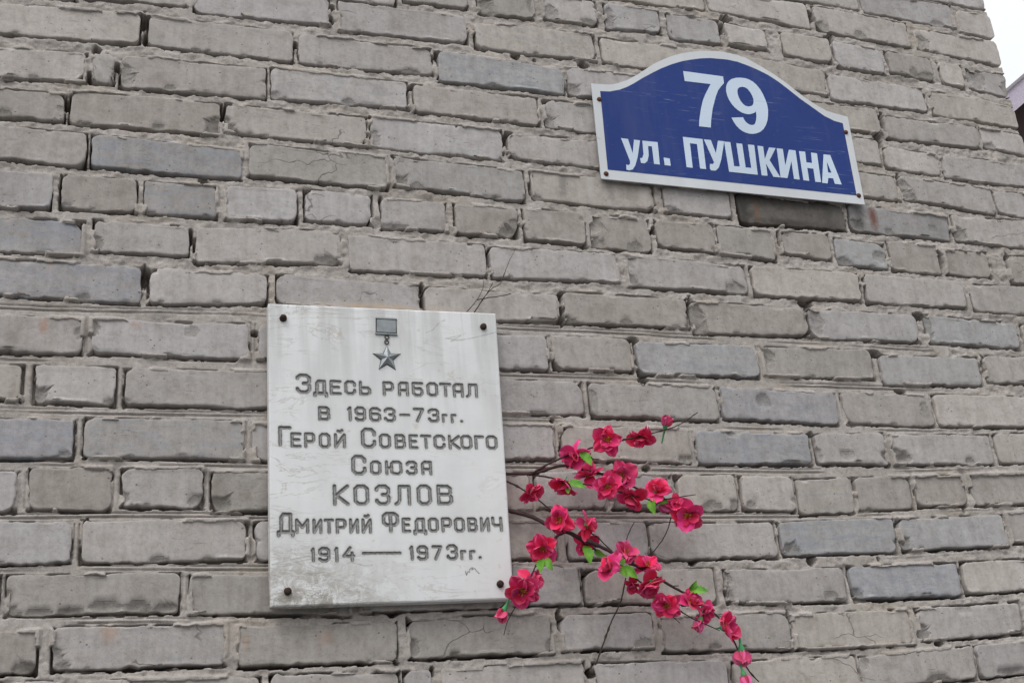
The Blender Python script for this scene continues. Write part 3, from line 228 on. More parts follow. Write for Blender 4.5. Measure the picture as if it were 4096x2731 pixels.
# ---------------------------------------------------------------- brick rows
P=.0867; XL,XR=-1.25,2.040
rows={}
for k,R in ROWS.items():
    L=[[v/1000 for v in r]+[1] for r in sorted(R)]
    for a,b in zip(L,L[1:]):
        g=b[0]-a[1]
        if g<.009: d=(.011-g)/2; a[1]-=d; b[0]+=d
    L=[r for r in L if r[0]<XR-.04]
    for r in L:
        if r[1]>XR: r[1]=XR-RS.rand()*.006
    L[-1][1]=XR-RS.rand()*.007 if L[-1][1]>XR-.035 else L[-1][1]
    rows[k]=L
def top_of(k): 
    R=rows[k]; return np.mean([ (r[2]+r[3])/2 for r in R])
def fill(k,zt):
    L=rows.setdefault(k,[]); hdr=(k%6==0)
    ln=.122 if hdr else .253
    if not L:
        x=XR-(0 if k%2 else .13)
        L.append([x-ln,x-.003,zt,zt,zt-.064,zt-.064,0])
        if not k%2: L.append([x+.010,XR-.003,zt,zt,zt-.064,zt-.064,0])
    L.sort()
    while L[0][0]>XL:
        r=L[0]; z1=zt+RS.uniform(-.002,.002); x1=r[0]-.014-RS.rand()*.004; l=ln+RS.uniform(-.003,.003)
        L.insert(0,[x1-l,x1,z1,z1,z1-.064,z1-.064,0])
    while L[-1][1]<XR-.04:
        r=L[-1]; x0=r[1]+.015; x1=min(x0+ln,XR-.003); zz=r[3]
        L.append([x0,x1,zz,zz,zz-.064,zz-.064,0])
ZT={k:top_of(k) for k in list(rows)}
for k in range(-3,17): fill(k,ZT[k])
for k in range(-4,-10,-1): ZT[k]=ZT[k+1]-(-P); fill(k,ZT[k])
for k in range(17,21): ZT[k]=ZT[k-1]-P; fill(k,ZT[k])
BR_L=[(k,i,r) for k in rows for i,r in enumerate(rows[k])]
GREY=(173,168,165)
def brick_color(k,r):
    x=(r[0]+r[1])/2; z=(r[2]+r[4])/2
    # bricks whose colour differs in the photograph: (x,z) of one point on the brick
    for (cx,cz,c,al) in SPECIAL:
        if r[0]-.004<=cx<=r[1]+.004 and r[4]-.006<=cz<=r[2]+.006: m_=.42 if sum(c)>335 else 1; c=tuple(v*m_+(g-4)*(1-m_) for v,g in zip(c,GREY)); return lin(*c)[:3],al
    j=RS.uniform(-8,8); w_=RS.uniform(-2.5,4); c=(GREY[0]+j+w_*.5,GREY[1]+j,GREY[2]+j-w_)
    return lin(*c)[:3],1-max(0,RS.uniform(-1.2,.45))
TAN=(150,141,131); TAN2=(143,134,124); BLU=(148,151,154); DK=(118,115,111); LB=(160,163,166)
SPECIAL=[]
for k,xs in {4:[(.04,TAN,1),(-.15,(147,140,131),1)],3:[(-.04,(162,159,154),1)],6:[(-.105,(119,117,115),.7),(.02,TAN2,1),(.17,(140,137,136),.3),(.66,TAN,1),(.80,TAN,1),(.93,TAN2,1),(1.06,TAN2,1),(1.20,(149,145,138),1),(1.33,TAN,1),(1.48,LB,.8),(1.62,TAN,1),(1.77,TAN,1),(1.91,TAN,1)],
 2:[(.75,LB,.15)],5:[(.08,(136,136,138),.0),(.35,(153,149,142),1),(.6,(147,145,142),.8),(1.38,(100,96,92),1),(1.64,(126,125,125),.6)],7:[(-.1,(141,140,141),.1),(.1,(164,162,158),1)],8:[(-.03,(153,151,155),.1),(.97,TAN,1),(1.24,TAN,1),(1.75,LB,.9)],
 9:[(1.07,LB,.3),(1.4,(149,144,136),1),(1.64,(164,165,166),1)],10:[(.3,(146,143,140),.6),(1.38,(153,152,158),.2),(.98,(158,155,149),1)],11:[(-.1,(140,140,149),.0),(.08,(151,148,144),.5),(1.22,(149,152,158),.2)],12:[(.0,TAN2,1),(.28,(143,138,128),1),(1.44,(149,142,132),1),(1.57,TAN,1),(1.69,(149,142,132),1)],
 13:[(1.46,BLU,.0),(1.7,(162,164,166),.7)],14:[(1.52,(149,153,162),.0),(.03,(146,140,133),1),(.3,(141,136,128),1)],15:[(-.12,TAN,1),(.3,(145,139,130),1),(.55,(141,136,128),1)],1:[(-.3,(164,161,156),1)],0:[(.82,(141,136,126),1),(1.72,(145,138,130),1)]}.items():
    for (x,c,a) in xs: SPECIAL.append((x,ZT[k]-.032 if k not in(14,15,16,13) else ZT[k]-.032,c,a))
def in_view(r):
    x=(r[0]+r[1])/2; z=(r[2]+r[4])/2
    return (r[1]>-.25 and z>.14 and z<1.99)
def brick_mesh(r,res,proud,tilt,seed):
    x0,x1,zt0,zt1,zb1,zb0,_=r; W_=x1-x0; Hh=((zt0-zb0)+(zt1-zb1))/2; rg=np.random.RandomState(seed)
    # perimeter in (s along width, t along height), clockwise from top-left
    rad=rg.uniform(.005,.015,4); 
    if rg.rand()<.5: rad[rg.randint(4)]=rg.uniform(.016,.027)
    pts=[]; 
    def seg(a,b):
        n=max(1,int(np.hypot(b[0]-a[0],b[1]-a[1])/res)); 
        for i in range(n): t=i/n; pts.append((a[0]+(b[0]-a[0])*t,a[1]+(b[1]-a[1])*t))
    def arc(c,ra,a0,a1):
        n=max(2,int(abs(a1-a0)*ra/res))
        for i in range(n): t=a0+(a1-a0)*i/n; pts.append((c[0]+ra*math.cos(t),c[1]+ra*math.sin(t)))
    h=math.pi/2
    seg((rad[0],Hh),(W_-rad[1],Hh)); arc((W_-rad[1],Hh-rad[1]),rad[1],h,0)
    seg((W_,Hh-rad[1]),(W_,rad[2])); arc((W_-rad[2],rad[2]),rad[2],0,-h)
    seg((W_-rad[2],0),(rad[3],0)); arc((rad[3],rad[3]),rad[3],-h,-2*h)
    seg((0,rad[3]),(0,Hh-rad[0])); arc((rad[0],Hh-rad[0]),rad[0],2*h,h)
    p=np.array(pts); n=len(p); d=np.cumsum(np.r_[0,np.hypot(*(p[1:]-p[:-1]).T)])
    m=np.c_[np.clip(p[:,0],Hh/2,W_-Hh/2),np.full(n,Hh/2)]
    dirn=m-p; ln=np.hypot(*dirn.T)[:,None]; dirn=dirn/ln
    wob=(fbm(d,d*0+seed,.014,1,4)-.5)*.0052*(.35+1.3*vn(d,d*0+seed*2,.07,9))+(fbm(d,d*0+seed,.09,2,2)-.5)*.0080
    bottom=sm(.5,-.1,p[:,1]/Hh)
    wid=.55+1.1*fbm(d,d*0+seed*3,.03,3,3)**2*2+bottom*.6*fbm(d,d*0+seed*5,.02,4,3)
    wid=np.minimum(wid,2.4); chip=np.zeros(n)
    prf=[(0,.062,0),(0,.0026,.0),(.0005,.0007,.4),(.0012,.0002,.5),(.0024,.0,.1)]
    V=[];Ch=[]
    def emit(q,dep,ch):
        s=q[:,0]/W_; t=q[:,1]/Hh
        X=x0+q[:,0]; Z=(zb0+(zb1-zb0)*s)*(1-t)+(zt0+(zt1-zt0)*s)*t
        Y=dep-proud+tilt[0]*(s-.5)+tilt[1]*(t-.5)
        V.append(np.c_[X,Y,Z+H0]); Ch.append(np.broadcast_to(ch,(len(q),)).astype(float))
    for (ins,dep,ce) in prf:
        q=p+dirn*(np.minimum(ins*wid,ln[:,0]*.6)[:,None]+wob[:,None]*(1 if ins<.003 else .8)); 
        dd=dep*(np.clip(wid,1,5) if dep<.03 else 1)
        if .0002<dep<.03: dd=dd*(.75+.5*fbm(p[:,0]*1,p[:,1]*1,.004,seed%50,2))
        emit(q,dd,chip)
    for f in ((.0062,.0105,.0160,.0225,9) if res<.006 else (.015,9)):
        q=p+dirn*np.minimum(f,ln[:,0]*(1 if f>1 else .8))[:,None]; emit(q,(vn(q[:,0]+seed,q[:,1]*0,.06,5)-.5)*.0014,0)
    V=np.concatenate(V); Ch=np.concatenate(Ch); nr=len(V)//n
    # chipped corners and arrises
    cl=[(a,b,c,e,f*.001) for a,b,c,e,f in CHIPS if x0-.02<a<x1+.02 and min(zb0,zb1)-.012<b<max(zt0,zt1)+.012 and (a>x0 and a<x1 and b<max(zt0,zt1) and b>min(zb0,zb1) or c+e>.02)]
    for c in range(rg.poisson(2.8 if W_>.2 else 1.5)):
        k=rg.randint(n); 
        if rg.rand()<.6: bi=np.where(bottom>.7)[0]; k=bi[rg.randint(len(bi))]
        s=p[k,0]/W_; cl.append((x0+p[k,0],(zb0+(zb1-zb0)*s)+p[k,1],rg.uniform(.003,.010),rg.uniform(.003,.006),rg.uniform(.002,.005)))
    fr=np.arange(len(V))>=n
    for (a,b_,c,e,dp) in cl:
        xx=V[:,0];zz=V[:,2]-H0; q=np.sqrt(((xx-a)/c)**2+((zz-b_)/e)**2)+(fbm(xx,zz,.010,61,3)-.5)*.55
        k=sm(1.0,.90,q)*fr; push=k*dp*(.35+.65*np.clip(1.05-q,0,1))*(.75+.5*fbm(xx,zz,.006,63,2)); V[:,1]+=push; Ch=np.maximum(Ch,k*.9)
    i=np.arange(n); j=(i+1)%n; F=[]
    for k_ in range(nr-1): F.append(np.c_[i+k_*n,i+(k_+1)*n,j+(k_+1)*n,j+k_*n])
    F=np.concatenate(F); return V,F[:, ::-1],Ch
wall=empty('brick_wall',(0,0,0),'weathered grey sand-lime brick wall with rough recessed mortar joints carrying plaque and sign','brick wall')
parts=sorted(BR_L,key=lambda t:(0 if t[2][6] and in_view(t[2]) else 1 if in_view(t[2]) else 2, abs((t[2][0]+t[2][1])/2-.9)+abs((t[2][2]+t[2][4])/2-1.05)))
stuffV=[];stuffF=[];stuffC=[];off=0
for n_,(k,i,r) in enumerate(parts):
    sd_=(k+20)*97+i*13+5; tl=(RS.uniform(-.0012,.0012),RS.uniform(-.002,.002)); pr=RS.uniform(-.0012,.0028)
    fineres=.0036 if in_view(r) else .012
    V,F,Ch=brick_mesh(r,fineres,pr,tl,sd_)
    if n_<290:
        me=grid_mesh('brick',V,F,{'chip':Ch}); o=link('brick',me,M_brick,wall,True); c,a=brick_color(k,r); o.color=(*c,a)
    else:
        stuffV.append(V);stuffF.append(F+off);stuffC.append(Ch);off+=len(V)
if stuffV:
    me=grid_mesh('outer_brickwork',np.concatenate(stuffV),np.concatenate(stuffF),{'chip':np.concatenate(stuffC)}); o=link('outer_brickwork',me,M_brick,wall,True); o['kind']='stuff'; o.color=(*lin(*GREY)[:3],1)
# ---------------------------------------------------------------- mortar, a height field kept only where no brick covers it
def mortar(name,xs,zs,cell):
    X,Z=np.meshgrid(xs,zs,indexing='ij'); D=np.full(X.shape,9.); SD=np.zeros(X.shape,int); 
    for (k,i,r) in BR_L:
        x0,x1,zt0,zt1,zb1,zb0,_=r; m=.03
        ia,ib=np.searchsorted(xs,[x0-m,x1+m]); ja,jb=np.searchsorted(zs,[min(zb0,zb1)-m,max(zt0,zt1)+m])
        if ib<=ia or jb<=ja: continue
        x=X[ia:ib,ja:jb]; z=Z[ia:ib,ja:jb]; s=(x-x0)/(x1-x0)
        c=np.stack([z-(zt0+(zt1-zt0)*s),x-x1,(zb0+(zb1-zb0)*s)-z,x0-x]); 
        d=c.max(0); a=c.argmax(0); od=np.where((c>0).sum(0)>1,np.sqrt((np.clip(c,0,None)**2).sum(0)),d)
        w_=od<D[ia:ib,ja:jb]; D[ia:ib,ja:jb][w_]=od[w_]; SD[ia:ib,ja:jb][w_]=a[w_]
    # tooled zone (double groove jointing) in the lower courses
    wx=X+(fbm(X,Z,.25,31)-.5)*.3; wz=Z+(fbm(X,Z,.25,33)-.5)*.12
    tool=sm(.96,.90,wz)*sm(1.75,1.5,wx)*sm(.42,.52,wz+.12*sm(.6,.1,wx))
    n1=fbm(X,Z,.028,1,4); n2=fbm(X,Z,.009,5,3); n3=fbm(X*.35,Z,.010,8,3); 
    h=.0030+(n1-.5)*.011+(n2-.5)*.0042+(n3-.5)*.0045
    ht=.0030+(n1-.5)*.004+(n2-.5)*.0022
    # smears: mortar squeezed to the face
    h=h-.0035*sm(.55,.7,fbm(X,Z,.05,14,2))
    h=h*(1-tool)+ht*tool
    # grooves of the jointer
    zc=np.full(X.shape,9.); 
    xk=np.linspace(XL,XR,160); ks=sorted(rows)
    for a_,b_ in zip(ks,ks[1:]):
        zb=np.array([min(rows[a_],key=lambda r:abs((r[0]+r[1])/2-x))[4] for x in xk]); zt=np.array([min(rows[b_],key=lambda r:abs((r[0]+r[1])/2-x))[3] for x in xk])
        c=(zb+zt)/2; c=np.convolve(np.r_[[c[0]]*6,c,[c[-1]]*6],np.ones(13)/13,'valid'); cc=np.interp(xs,xk,c)[:,None]
        dz=Z-cc; zc=np.where(np.abs(dz)<np.abs(zc),dz,zc)
    lineon=sm(.34,.46,fbm(X*.3,Z*2,.05,22,2)); inj=np.abs(zc)<.0125
    g=(np.exp(-((zc-.0034)/.0011)**2)+np.exp(-((zc+.0034)/.0011)**2))*.0042-np.exp(-(zc/.0022)**2)*.0014
    h=h+g*tool*lineon*inj
    # vertical joints tooled: two grooves following the middle of the gap
    v=(SD==1)|(SD==3); gv=np.exp(-((D-.0045)/.0010)**2)*.0038; h=h+np.where(v&~inj,gv,0)*tool
    # open crack against the brick: strongest under a brick, weak on top
    mod=fbm(X,Z,.045,41,3); mod2=fbm(X,Z,.012,43,2)
    amp=np.select([SD==2,SD==0,SD==1],[.014+.034*sm(.22,.5,mod),.024*sm(.47,.56,mod),.036*sm(.34,.46,mod)],.038*sm(.34,.46,mod))
    wdt=np.select([SD==2,SD==0],[.0028+.0050*mod2**1.3,.0017],.0019+.0022*mod2)
    dip=sm(1.12,.72,np.clip(D,0,None)/wdt)*amp*(1-.5*tool)
    h=np.clip(h,-.0002,.02)+dip
    # mortar dragged over the arrises in places
    sme=sm(.58,.63,fbm(X,Z*1.6,.075,71,3)+np.where(SD==0,.005,np.where(SD==2,-.06,0)))*sm(-.0046,-.0030,D+(fbm(X,Z,.014,73,3)-.5)*.007)*sm(.006,.002,D)*(D>-.0044)
    h=h*(1-sme)+(-.0033+(n2-.5)*.002)*sme
    # open voids
    vd=np.zeros(X.shape)
    for (x,z,a,b) in VOIDS:
        a=max(a*1.35,.0034);b=max(b*1.3,.0034); R=3
        ia,ib=np.searchsorted(xs,[x-a*R,x+a*R]); ja,jb=np.searchsorted(zs,[z-b*R,z+b*R])
        if ib<=ia or jb<=ja: continue
        xx=X[ia:ib,ja:jb];zz=Z[ia:ib,ja:jb]; q=np.sqrt(((xx-x)/a)**2+((zz-z)/b)**2)+(fbm(xx,zz,.008,51,3)-.5)*1.1
        vd[ia:ib,ja:jb]=np.maximum(vd[ia:ib,ja:jb],sm(1.25,.75,q))
    h=h+vd*.042
    right=X>XR-.007; h=np.where(right,.075,h)
    deep=np.clip(sm(.013,.032,h)+vd*.6,0,1)
    if name=='outer_mortar': inside=(X>FX0+cell)&(X<XR-.005)&(Z>FZ0+cell)&(Z<FZ1-cell)
    cov=D<-.0045
    nx,nz=X.shape; idx=np.arange(nx*nz).reshape(nx,nz)
    f=np.stack([idx[:-1,:-1],idx[1:,:-1],idx[1:,1:],idx[:-1,1:]],-1).reshape(-1,4)
    cq=(cov[:-1,:-1]&cov[1:,:-1]&cov[1:,1:]&cov[:-1,1:]).ravel()
    if name=='outer_mortar': cq|=(inside[:-1,:-1]&inside[1:,:-1]&inside[1:,1:]&inside[:-1,1:]).ravel()
    co=np.c_[X.ravel(),h.ravel(),(Z+H0).ravel()]
    co,f,at=compact(co,f[~cq],{'deep':deep.ravel()})
    o=link(name,grid_mesh(name,co,f,at),M_mortar,wall,True); o['kind']='stuff'
FX0,FZ0,FZ1=-.30,.13,1.99
xs=np.arange(FX0,XR-.0065,.0018); xs=np.r_[xs,XR-.0055]
mortar('mortar',xs,np.arange(FZ0,FZ1,.0018),.0018)
xs=np.arange(XL+.03,XR-.012,.012); xs=np.r_[xs,XR-.0055]
mortar('outer_mortar',xs,np.arange(ZT[20]-.05,ZT[-9]-.02,.012),.012)
# the body of the building behind the facing bricks
def box(name,x0,x1,y0,y1,z0,z1,mat,parent=None):
    v=[(x,y,z) for x in (x0,x1) for y in (y0,y1) for z in (z0,z1)]
    return mesh(name,v,[(0,1,3,2),(4,6,7,5),(0,4,5,1),(2,3,7,6),(0,2,6,4),(1,5,7,3)],mat,parent)
def core_material():
    q=NT('distant_brickwork'); b=q.n('ShaderNodeTexBrick'); b.inputs['Scale'].default_value=1.0; b.inputs['Brick Width'].default_value=.268; b.inputs['Row Height'].default_value=P; b.inputs['Mortar Size'].default_value=.010
    b.inputs['Color1'].default_value=lin(168,165,159); b.inputs['Color2'].default_value=lin(158,154,147); b.inputs['Mortar'].default_value=lin(150,146,138)
    g=q.n('ShaderNodeNewGeometry'); s=q.n('ShaderNodeSeparateXYZ'); c=q.n('ShaderNodeCombineXYZ'); q.l(g.outputs['Position'],s.inputs[0]); q.l(q.math('ADD',s.outputs[0],s.outputs[1]),c.inputs[0]); q.l(s.outputs[2],c.inputs[1]); q.l(c.outputs[0],b.inputs['Vector'])
    return q.fin(b.outputs['Color'],.95,q.bump(q.math('SUBTRACT',1.0,b.outputs['Fac']),.8,.01))
M_core=core_material()
zb=ZT[20]-.07+H0; zt=ZT[-9]+.006+H0
box('wall_core',XL-9,XR-.012,.050,9.0,0,zt,M_core,wall)
box('lower_wall',XL-9,XR,-.004,.048,0,zb,M_core,wall); box('side_wall',XL-9,XL+.02,-.004,.048,zb+.002,zt-.002,M_core,wall)
box('upper_wall',XL-9,XR,-.004,9.0,zt+.002,zt+.25,M_core,wall)
# ---------------------------------------------------------------- marble plaque with cut letters
GL={'О':[[(.25,0),(.75,0),(1,.16),(1,.84),(.75,1),(.25,1),(0,.84),(0,.16),(.25,0)]],
'С':[[(1,.3),(1,.16),(.75,0),(.25,0),(0,.16),(0,.84),(.25,1),(.75,1),(1,.84),(1,.7)]],
'З':[[(0,.20),(0,.14),(.25,0),(.75,0),(1,.14),(1,.36),(.82,.48),(.5,.48)],[(.82,.48),(1,.61),(1,.86),(.75,1),(.25,1),(0,.86),(0,.80)]],
'Д':[[(0,1),(0,.84),(1,.84),(1,1)],[(.18,.84),(.18,.16),(.35,0),(.84,0),(.84,.84)]],
'Е':[[(1,0),(0,0),(0,1),(1,1)],[(0,.48),(.82,.48)]],
'Ь':[[(0,0),(0,1),(.78,1),(1,.86),(1,.6),(.8,.46),(0,.46)]],
'Р':[[(0,1),(0,0),(.78,0),(1,.13),(1,.46),(.8,.6),(0,.6)]],
'А':[[(0,1),(0,.16),(.25,0),(1,0),(1,1)],[(0,.62),(1,.62)]],
'Б':[[(1,0),(0,0),(0,.84),(.25,1),(.75,1),(1,.84),(1,.6),(.8,.45),(0,.45)]],
'Т':[[(0,0),(1,0)],[(.5,0),(.5,1)]],
'Л':[[(0,1),(.16,.94),(.26,.8),(.3,0),(1,0),(1,1)]],
'В':[[(0,.48),(.82,.48),(1,.61),(1,.86),(.78,1),(0,1),(0,0),(.74,0),(.95,.13),(.95,.36),(.82,.48)]],
'1':[[(.1,.14),(.8,0),(.8,1)]],
'9':[[(0,.86),(.25,1),(.75,1),(1,.84),(1,.16),(.75,0),(.25,0),(0,.16),(0,.36),(.22,.52),(1,.52)]],
'6':[[(1,.14),(.75,0),(.25,0),(0,.16),(0,.84),(.25,1),(.75,1),(1,.84),(1,.58),(.78,.44),(0,.44)]],
'7':[[(0,0),(1,0),(.3,1)]],'4':[[(.65,0),(0,.66),(1,.66)],[(.84,.42),(.84,1)]],'Г':[[(1,0),(0,0),(0,1)]],
'И':[[(0,0),(0,1),(1,0),(1,1)]],'Й':[[(0,0),(0,1),(1,0),(1,1)],[(.3,-.3),(.55,-.24),(.75,-.36)]],
'К':[[(0,0),(0,1)],[(1,0),(.14,.5),(1,1)],[(0,.5),(.14,.5)]],
'Ю':[[(0,0),(0,1)],[(0,.5),(.34,.5)],[(.5,0),(.84,0),(1,.16),(1,.84),(.84,1),(.5,1),(.34,.84),(.34,.16),(.5,0)]],
'Я':[[(1,1),(1,0),(.25,0),(0,.14),(0,.46),(.22,.6),(1,.6)],[(.4,.6),(0,1)]],
'М':[[(0,1),(0,0),(.5,.6),(1,0),(1,1)]],
'Ф':[[(.2,0),(.8,0),(1,.14),(1,.5),(.8,.64),(.2,.64),(0,.5),(0,.14),(.2,0)],[(.5,0),(.5,1)]],
'Ч':[[(0,0),(0,.44),(.22,.58),(1,.58)],[(1,0),(1,1)]],'-':[[(0,.5),(1,.5)]],'.':[[(.5,.5),(.501,.5)]]}
plq=empty('memorial_plaque',(.465,-.01,.385+H0),'white marble memorial plaque with carved grey Cyrillic inscription and star medal, bolted to the bricks','memorial plaque')
(ax,az),(bx,bz),(cx_,cz_),(dx_,dz_)=PLAQUE; PY=-.032
ns,ntt=400,510; s=np.linspace(0,1,ns)[:,None]; t=np.linspace(0,1,ntt)[None,:]
GX=(ax*(1-s)+bx*s)*(1-t)+(dx_*(1-s)+cx_*s)*t; GZ=(az*(1-s)+bz*s)*(1-t)+(dz_*(1-s)+cz_*s)*t
dist=np.full(GX.shape,1.); lid=np.zeros(GX.shape,int)
def segd(x,z,a,b):
    vx,vz=b[0]-a[0],b[1]-a[1]; q=vx*vx+vz*vz+1e-12; tt=np.clip(((x-a[0])*vx+(z-a[1])*vz)/q,0,1); return np.hypot(x-a[0]-tt*vx,z-a[1]-tt*vz)
TEXT=[(('А' if g=='Я' else g),a,b_,c,d) for g,a,b_,c,d in TEXT]
for li,(gch,x0,x1,z0,z1) in enumerate(TEXT):
    big=(z0-z1)>.03; hw=.0023 if (z0-z1)<.024 else (.0026 if not big else .0030)
    if gch=='-': hw=.0022
    if gch=='.': hw=.0026
    if gch=='З' and big: hw=.0030
    u0,u1,v0,v1=x0+hw,x1-hw,z0-hw,z1+hw
    m=.006+ (.012 if gch=='Й' else 0); W_=(GX>x0-m)&(GX<x1+m)&(GZ<z0+m)&(GZ>z1-m); I,J=np.where(W_); ia,ib,ja,jb=I.min(),I.max()+1,J.min(),J.max()+1
    gx=GX[ia:ib,ja:jb];gz=GZ[ia:ib,ja:jb]; dd=np.full(gx.shape,1.)
    for pl in GL[gch]:
        q=[(u0+(u1-u0)*u,v0+(v1-v0)*v) for u,v in pl]
        for a,b in zip(q,q[1:]): dd=np.minimum(dd,segd(gx,gz,a,b))
    dd=dd-hw+(fbm(gx,gz,.004,7,2)-.5)*.0006; sub=dist[ia:ib,ja:jb]; wq=dd<sub; sub[wq]=dd[wq]; lid[ia:ib,ja:jb][wq]=li+1
dep=np.clip(-dist/.0024,0,1)*.0026
edge=np.minimum.reduce([s*np.ones_like(t)*.42,(1-s)*np.ones_like(t)*.42,t*np.ones_like(s)*.52,(1-t)*np.ones_like(s)*.52])
edge=edge-(fbm(GX,GZ,.02,9,3)-.5)*.0016
Y=PY+dep+(fbm(GX,GZ,.05,3,2)-.5)*.0007+np.clip(.0022-edge,0,.0022)*.9
groove=np.clip(sm(.0010,-.0002,dist)*.95+.16*sm(.006,.0,dist),0,1)*1.0
# ballpoint scrawl and a few long cracks: marks of their own on the stone
sc=np.full(GX.shape,1.)
for a,b in zip(SCRIB,SCRIB[1:]): sc=np.minimum(sc,segd(GX,GZ,a,b))
groove=np.maximum(groove,sm(.0012,.0003,sc)*.9)
for pl in [[(.614,.861),(.58,.853),(.60,.866),(.57,.858)],[(.672,.877),(.640,.867),(.60,.856),(.575,.858)],[(.258,.452),(.30,.462),(.345,.470),(.38,.463),(.42,.466)],[(.28,.452),(.32,.460),(.36,.462),(.40,.458)],[(.37,.447),(.385,.454),(.41,.448),(.422,.449)],[(.572,.895),(.56,.888),(.548,.874),(.535,.868)]]:
    for a,b in zip(pl,pl[1:]): groove=np.maximum(groove,sm(.0011,.0002,segd(GX,GZ,a,b)+(fbm(GX,GZ,.006,4,2)-.5)*.0016)*.42)
idx=np.arange(ns*ntt).reshape(ns,ntt)
f=np.stack([idx[:-1,:-1],idx[:-1,1:],idx[1:,1:],idx[1:,:-1]],-1)
inner=dist<-.00075; iq=inner[:-1,:-1]&inner[1:,:-1]&inner[1:,1:]&inner[:-1,1:]; lq=lid[:-1,:-1]
co=np.c_[GX.ravel(),Y.ravel(),(GZ+H0).ravel()]
c1,f1,a1=compact(co,f[~iq],{'groove':groove.ravel()})
slab=link('stone_slab',grid_mesh('stone_slab',c1,f1,a1),M_marble,plq,True)
def side_strip(ring,y1,name,mat,parent):
    n=len(ring); v=[tuple(q) for q in ring]+[(q[0],y1,q[2]) for q in ring]; return mesh(name,v,[(i,i+n,(i+1)%n+n,(i+1)%n) for i in range(n)]+[tuple(range(n,2*n))],mat,parent)
ring=[co[i] for i in list(idx[:,0])+list(idx[-1,1:])+list(idx[::-1,-1][1:])+list(idx[0,::-1][1:-1])]
side_strip(ring[::4],-.0095,'slab_edge',M_marble,plq)
q=NT('silver_letter_paint'); n1=q.noise(300,q.pos(),3); M_let=q.fin(q.ramp(n1,[(.3,lin(122,123,122)),(.7,lin(158,160,159))]),.5,q.bump(n1,.3,.0006)); q.b.inputs['Metallic'].default_value=.15
lf=lq[iq]; ff=f[iq]
for li,(gch,*_) in enumerate(TEXT):
    fq=ff[lf==li+1]
    if len(fq)<2: continue
    c2=co.copy() if False else co; cc,f2,_a=compact(c2,fq,{}); link('letter',grid_mesh('letter',cc,f2),M_let,plq,True)
M_bolt=simple('rusty_dark_bolt',lin(58,44,38),.75,.2)
def lathe(name,prof,mat,parent,loc,nseg=20,axis=Vector((0,-1,0)),jit=0):
    qd=Vector((0,0,1)).rotation_difference(axis); v=[];f=[]
    for (r_,h_) in prof:
        for i in range(nseg):
            a=2*math.pi*i/nseg; rr=r_*(1+random.uniform(-jit,jit)); v.append(qd@Vector((rr*math.cos(a),rr*math.sin(a),h_))+Vector(loc))
    for k in range(len(prof)-1):
        for i in range(nseg): j=(i+1)%nseg; f.append((k*nseg+i,k*nseg+j,(k+1)*nseg+j,(k+1)*nseg+i))
    f.append(tuple((len(prof)-1)*nseg+i for i in range(nseg))); f.append(tuple(reversed(range(nseg))))
    return mesh(name,v,f,mat,parent,True)
for i,(x,z) in enumerate(BOLTS):
    lathe('bolt',[(.0066,0),(.0064,.0022),(.0058,.006),(.0042,.0095),(.0022,.0118)] if i==0 else [(.0062,0),(.0061,.0035),(.0054,.006),(.0030,.0074)],M_bolt,plq,(x,PY+.0006,z+H0),jit=.05)
# the medal cut in relief
M_med=simple('aged_silver_relief',lin(138,143,145),.42,.55); M_medd=simple('dark_medal_line',lin(66,68,66),.6,.3)
(x0,z0),(x1,z1),(x2,z2),(x3,z3)=MED_PLATE
def slab2(name,poly,y0,y1,mat,parent,inset=0):
    n=len(poly); cxx=sum(p[0] for p in poly)/n; czz=sum(p[1] for p in poly)/n
    fr=[(p[0]+(cxx-p[0])*inset,y1,p[1]+(czz-p[1])*inset+H0) for p in poly]; bk=[(p[0],y0,p[1]+H0) for p in poly]
    return mesh(name,fr+bk,[tuple(range(n)),tuple(range(2*n-1,n-1,-1))]+[(i,i+n,(i+1)%n+n,(i+1)%n) for i in range(n)],mat,parent)
med=slab2('medal',[(x0,z0),(x3,z3),(x2,z2),(x1,z1)],PY+.001,PY-.0012,M_medd,plq,.0)
slab2('ribbon_plate',[(x0+.0012,z0-.0030),(x3+.0012,z3+.0042),(x2-.0016,z2+.0042),(x1-.0012,z1-.003)],PY-.0008,PY-.0030,M_med,med,.03)
slab2('ribbon_bar',[(x0-.0006,z0+.0003),(x0-.0006,z0-.0020),(x1+.0008,z1-.0020),(x1+.0008,z1+.0003)],PY-.0008,PY-.0034,M_med,med,.02)
slab2('ribbon_bar',[(x3-.0010,z3+.0028),(x3-.0010,z3+.0002),(x2+.0010,z2+.0002),(x2+.0010,z2+.0028)],PY-.0008,PY-.0034,M_med,med,.02)
def torus(name,c,R,r,mat,parent):
    v=[];f=[];n,m=20,8
    for i in range(n):
        for j in range(m): a=2*math.pi*i/n;b=2*math.pi*j/m; v.append((c[0]+(R+r*math.cos(b))*math.cos(a),c[1]+r*math.sin(b),c[2]+(R+r*math.cos(b))*math.sin(a)))
    for i in range(n):
        for j in range(m): f.append((i*m+j,i*m+(j+1)%m,((i+1)%n)*m+(j+1)%m,((i+1)%n)*m+j))
    return mesh(name,v,f,mat,parent,True)
for (x,z) in MED_RINGS: torus('ring',(x,PY-.0018,z+H0),.0036,.0010,M_medd,med)
c=MED_STAR[0]; out_=MED_STAR[1:]; c=(sum(p[0] for p in out_)/5,sum(p[1] for p in out_)/5)
inn=[(c[0]+(out_[i][0]+out_[(i+1)%5][0]-2*c[0])*.5*.50,c[1]+(out_[i][1]+out_[(i+1)%5][1]-2*c[1])*.5*.50) for i in range(5)]
v=[(c[0],PY-.0072,c[1]+H0)];
for i in range(5): v+= [(out_[i][0],PY-.0016,out_[i][1]+H0),(inn[i][0],PY-.0018,inn[i][1]+H0)]
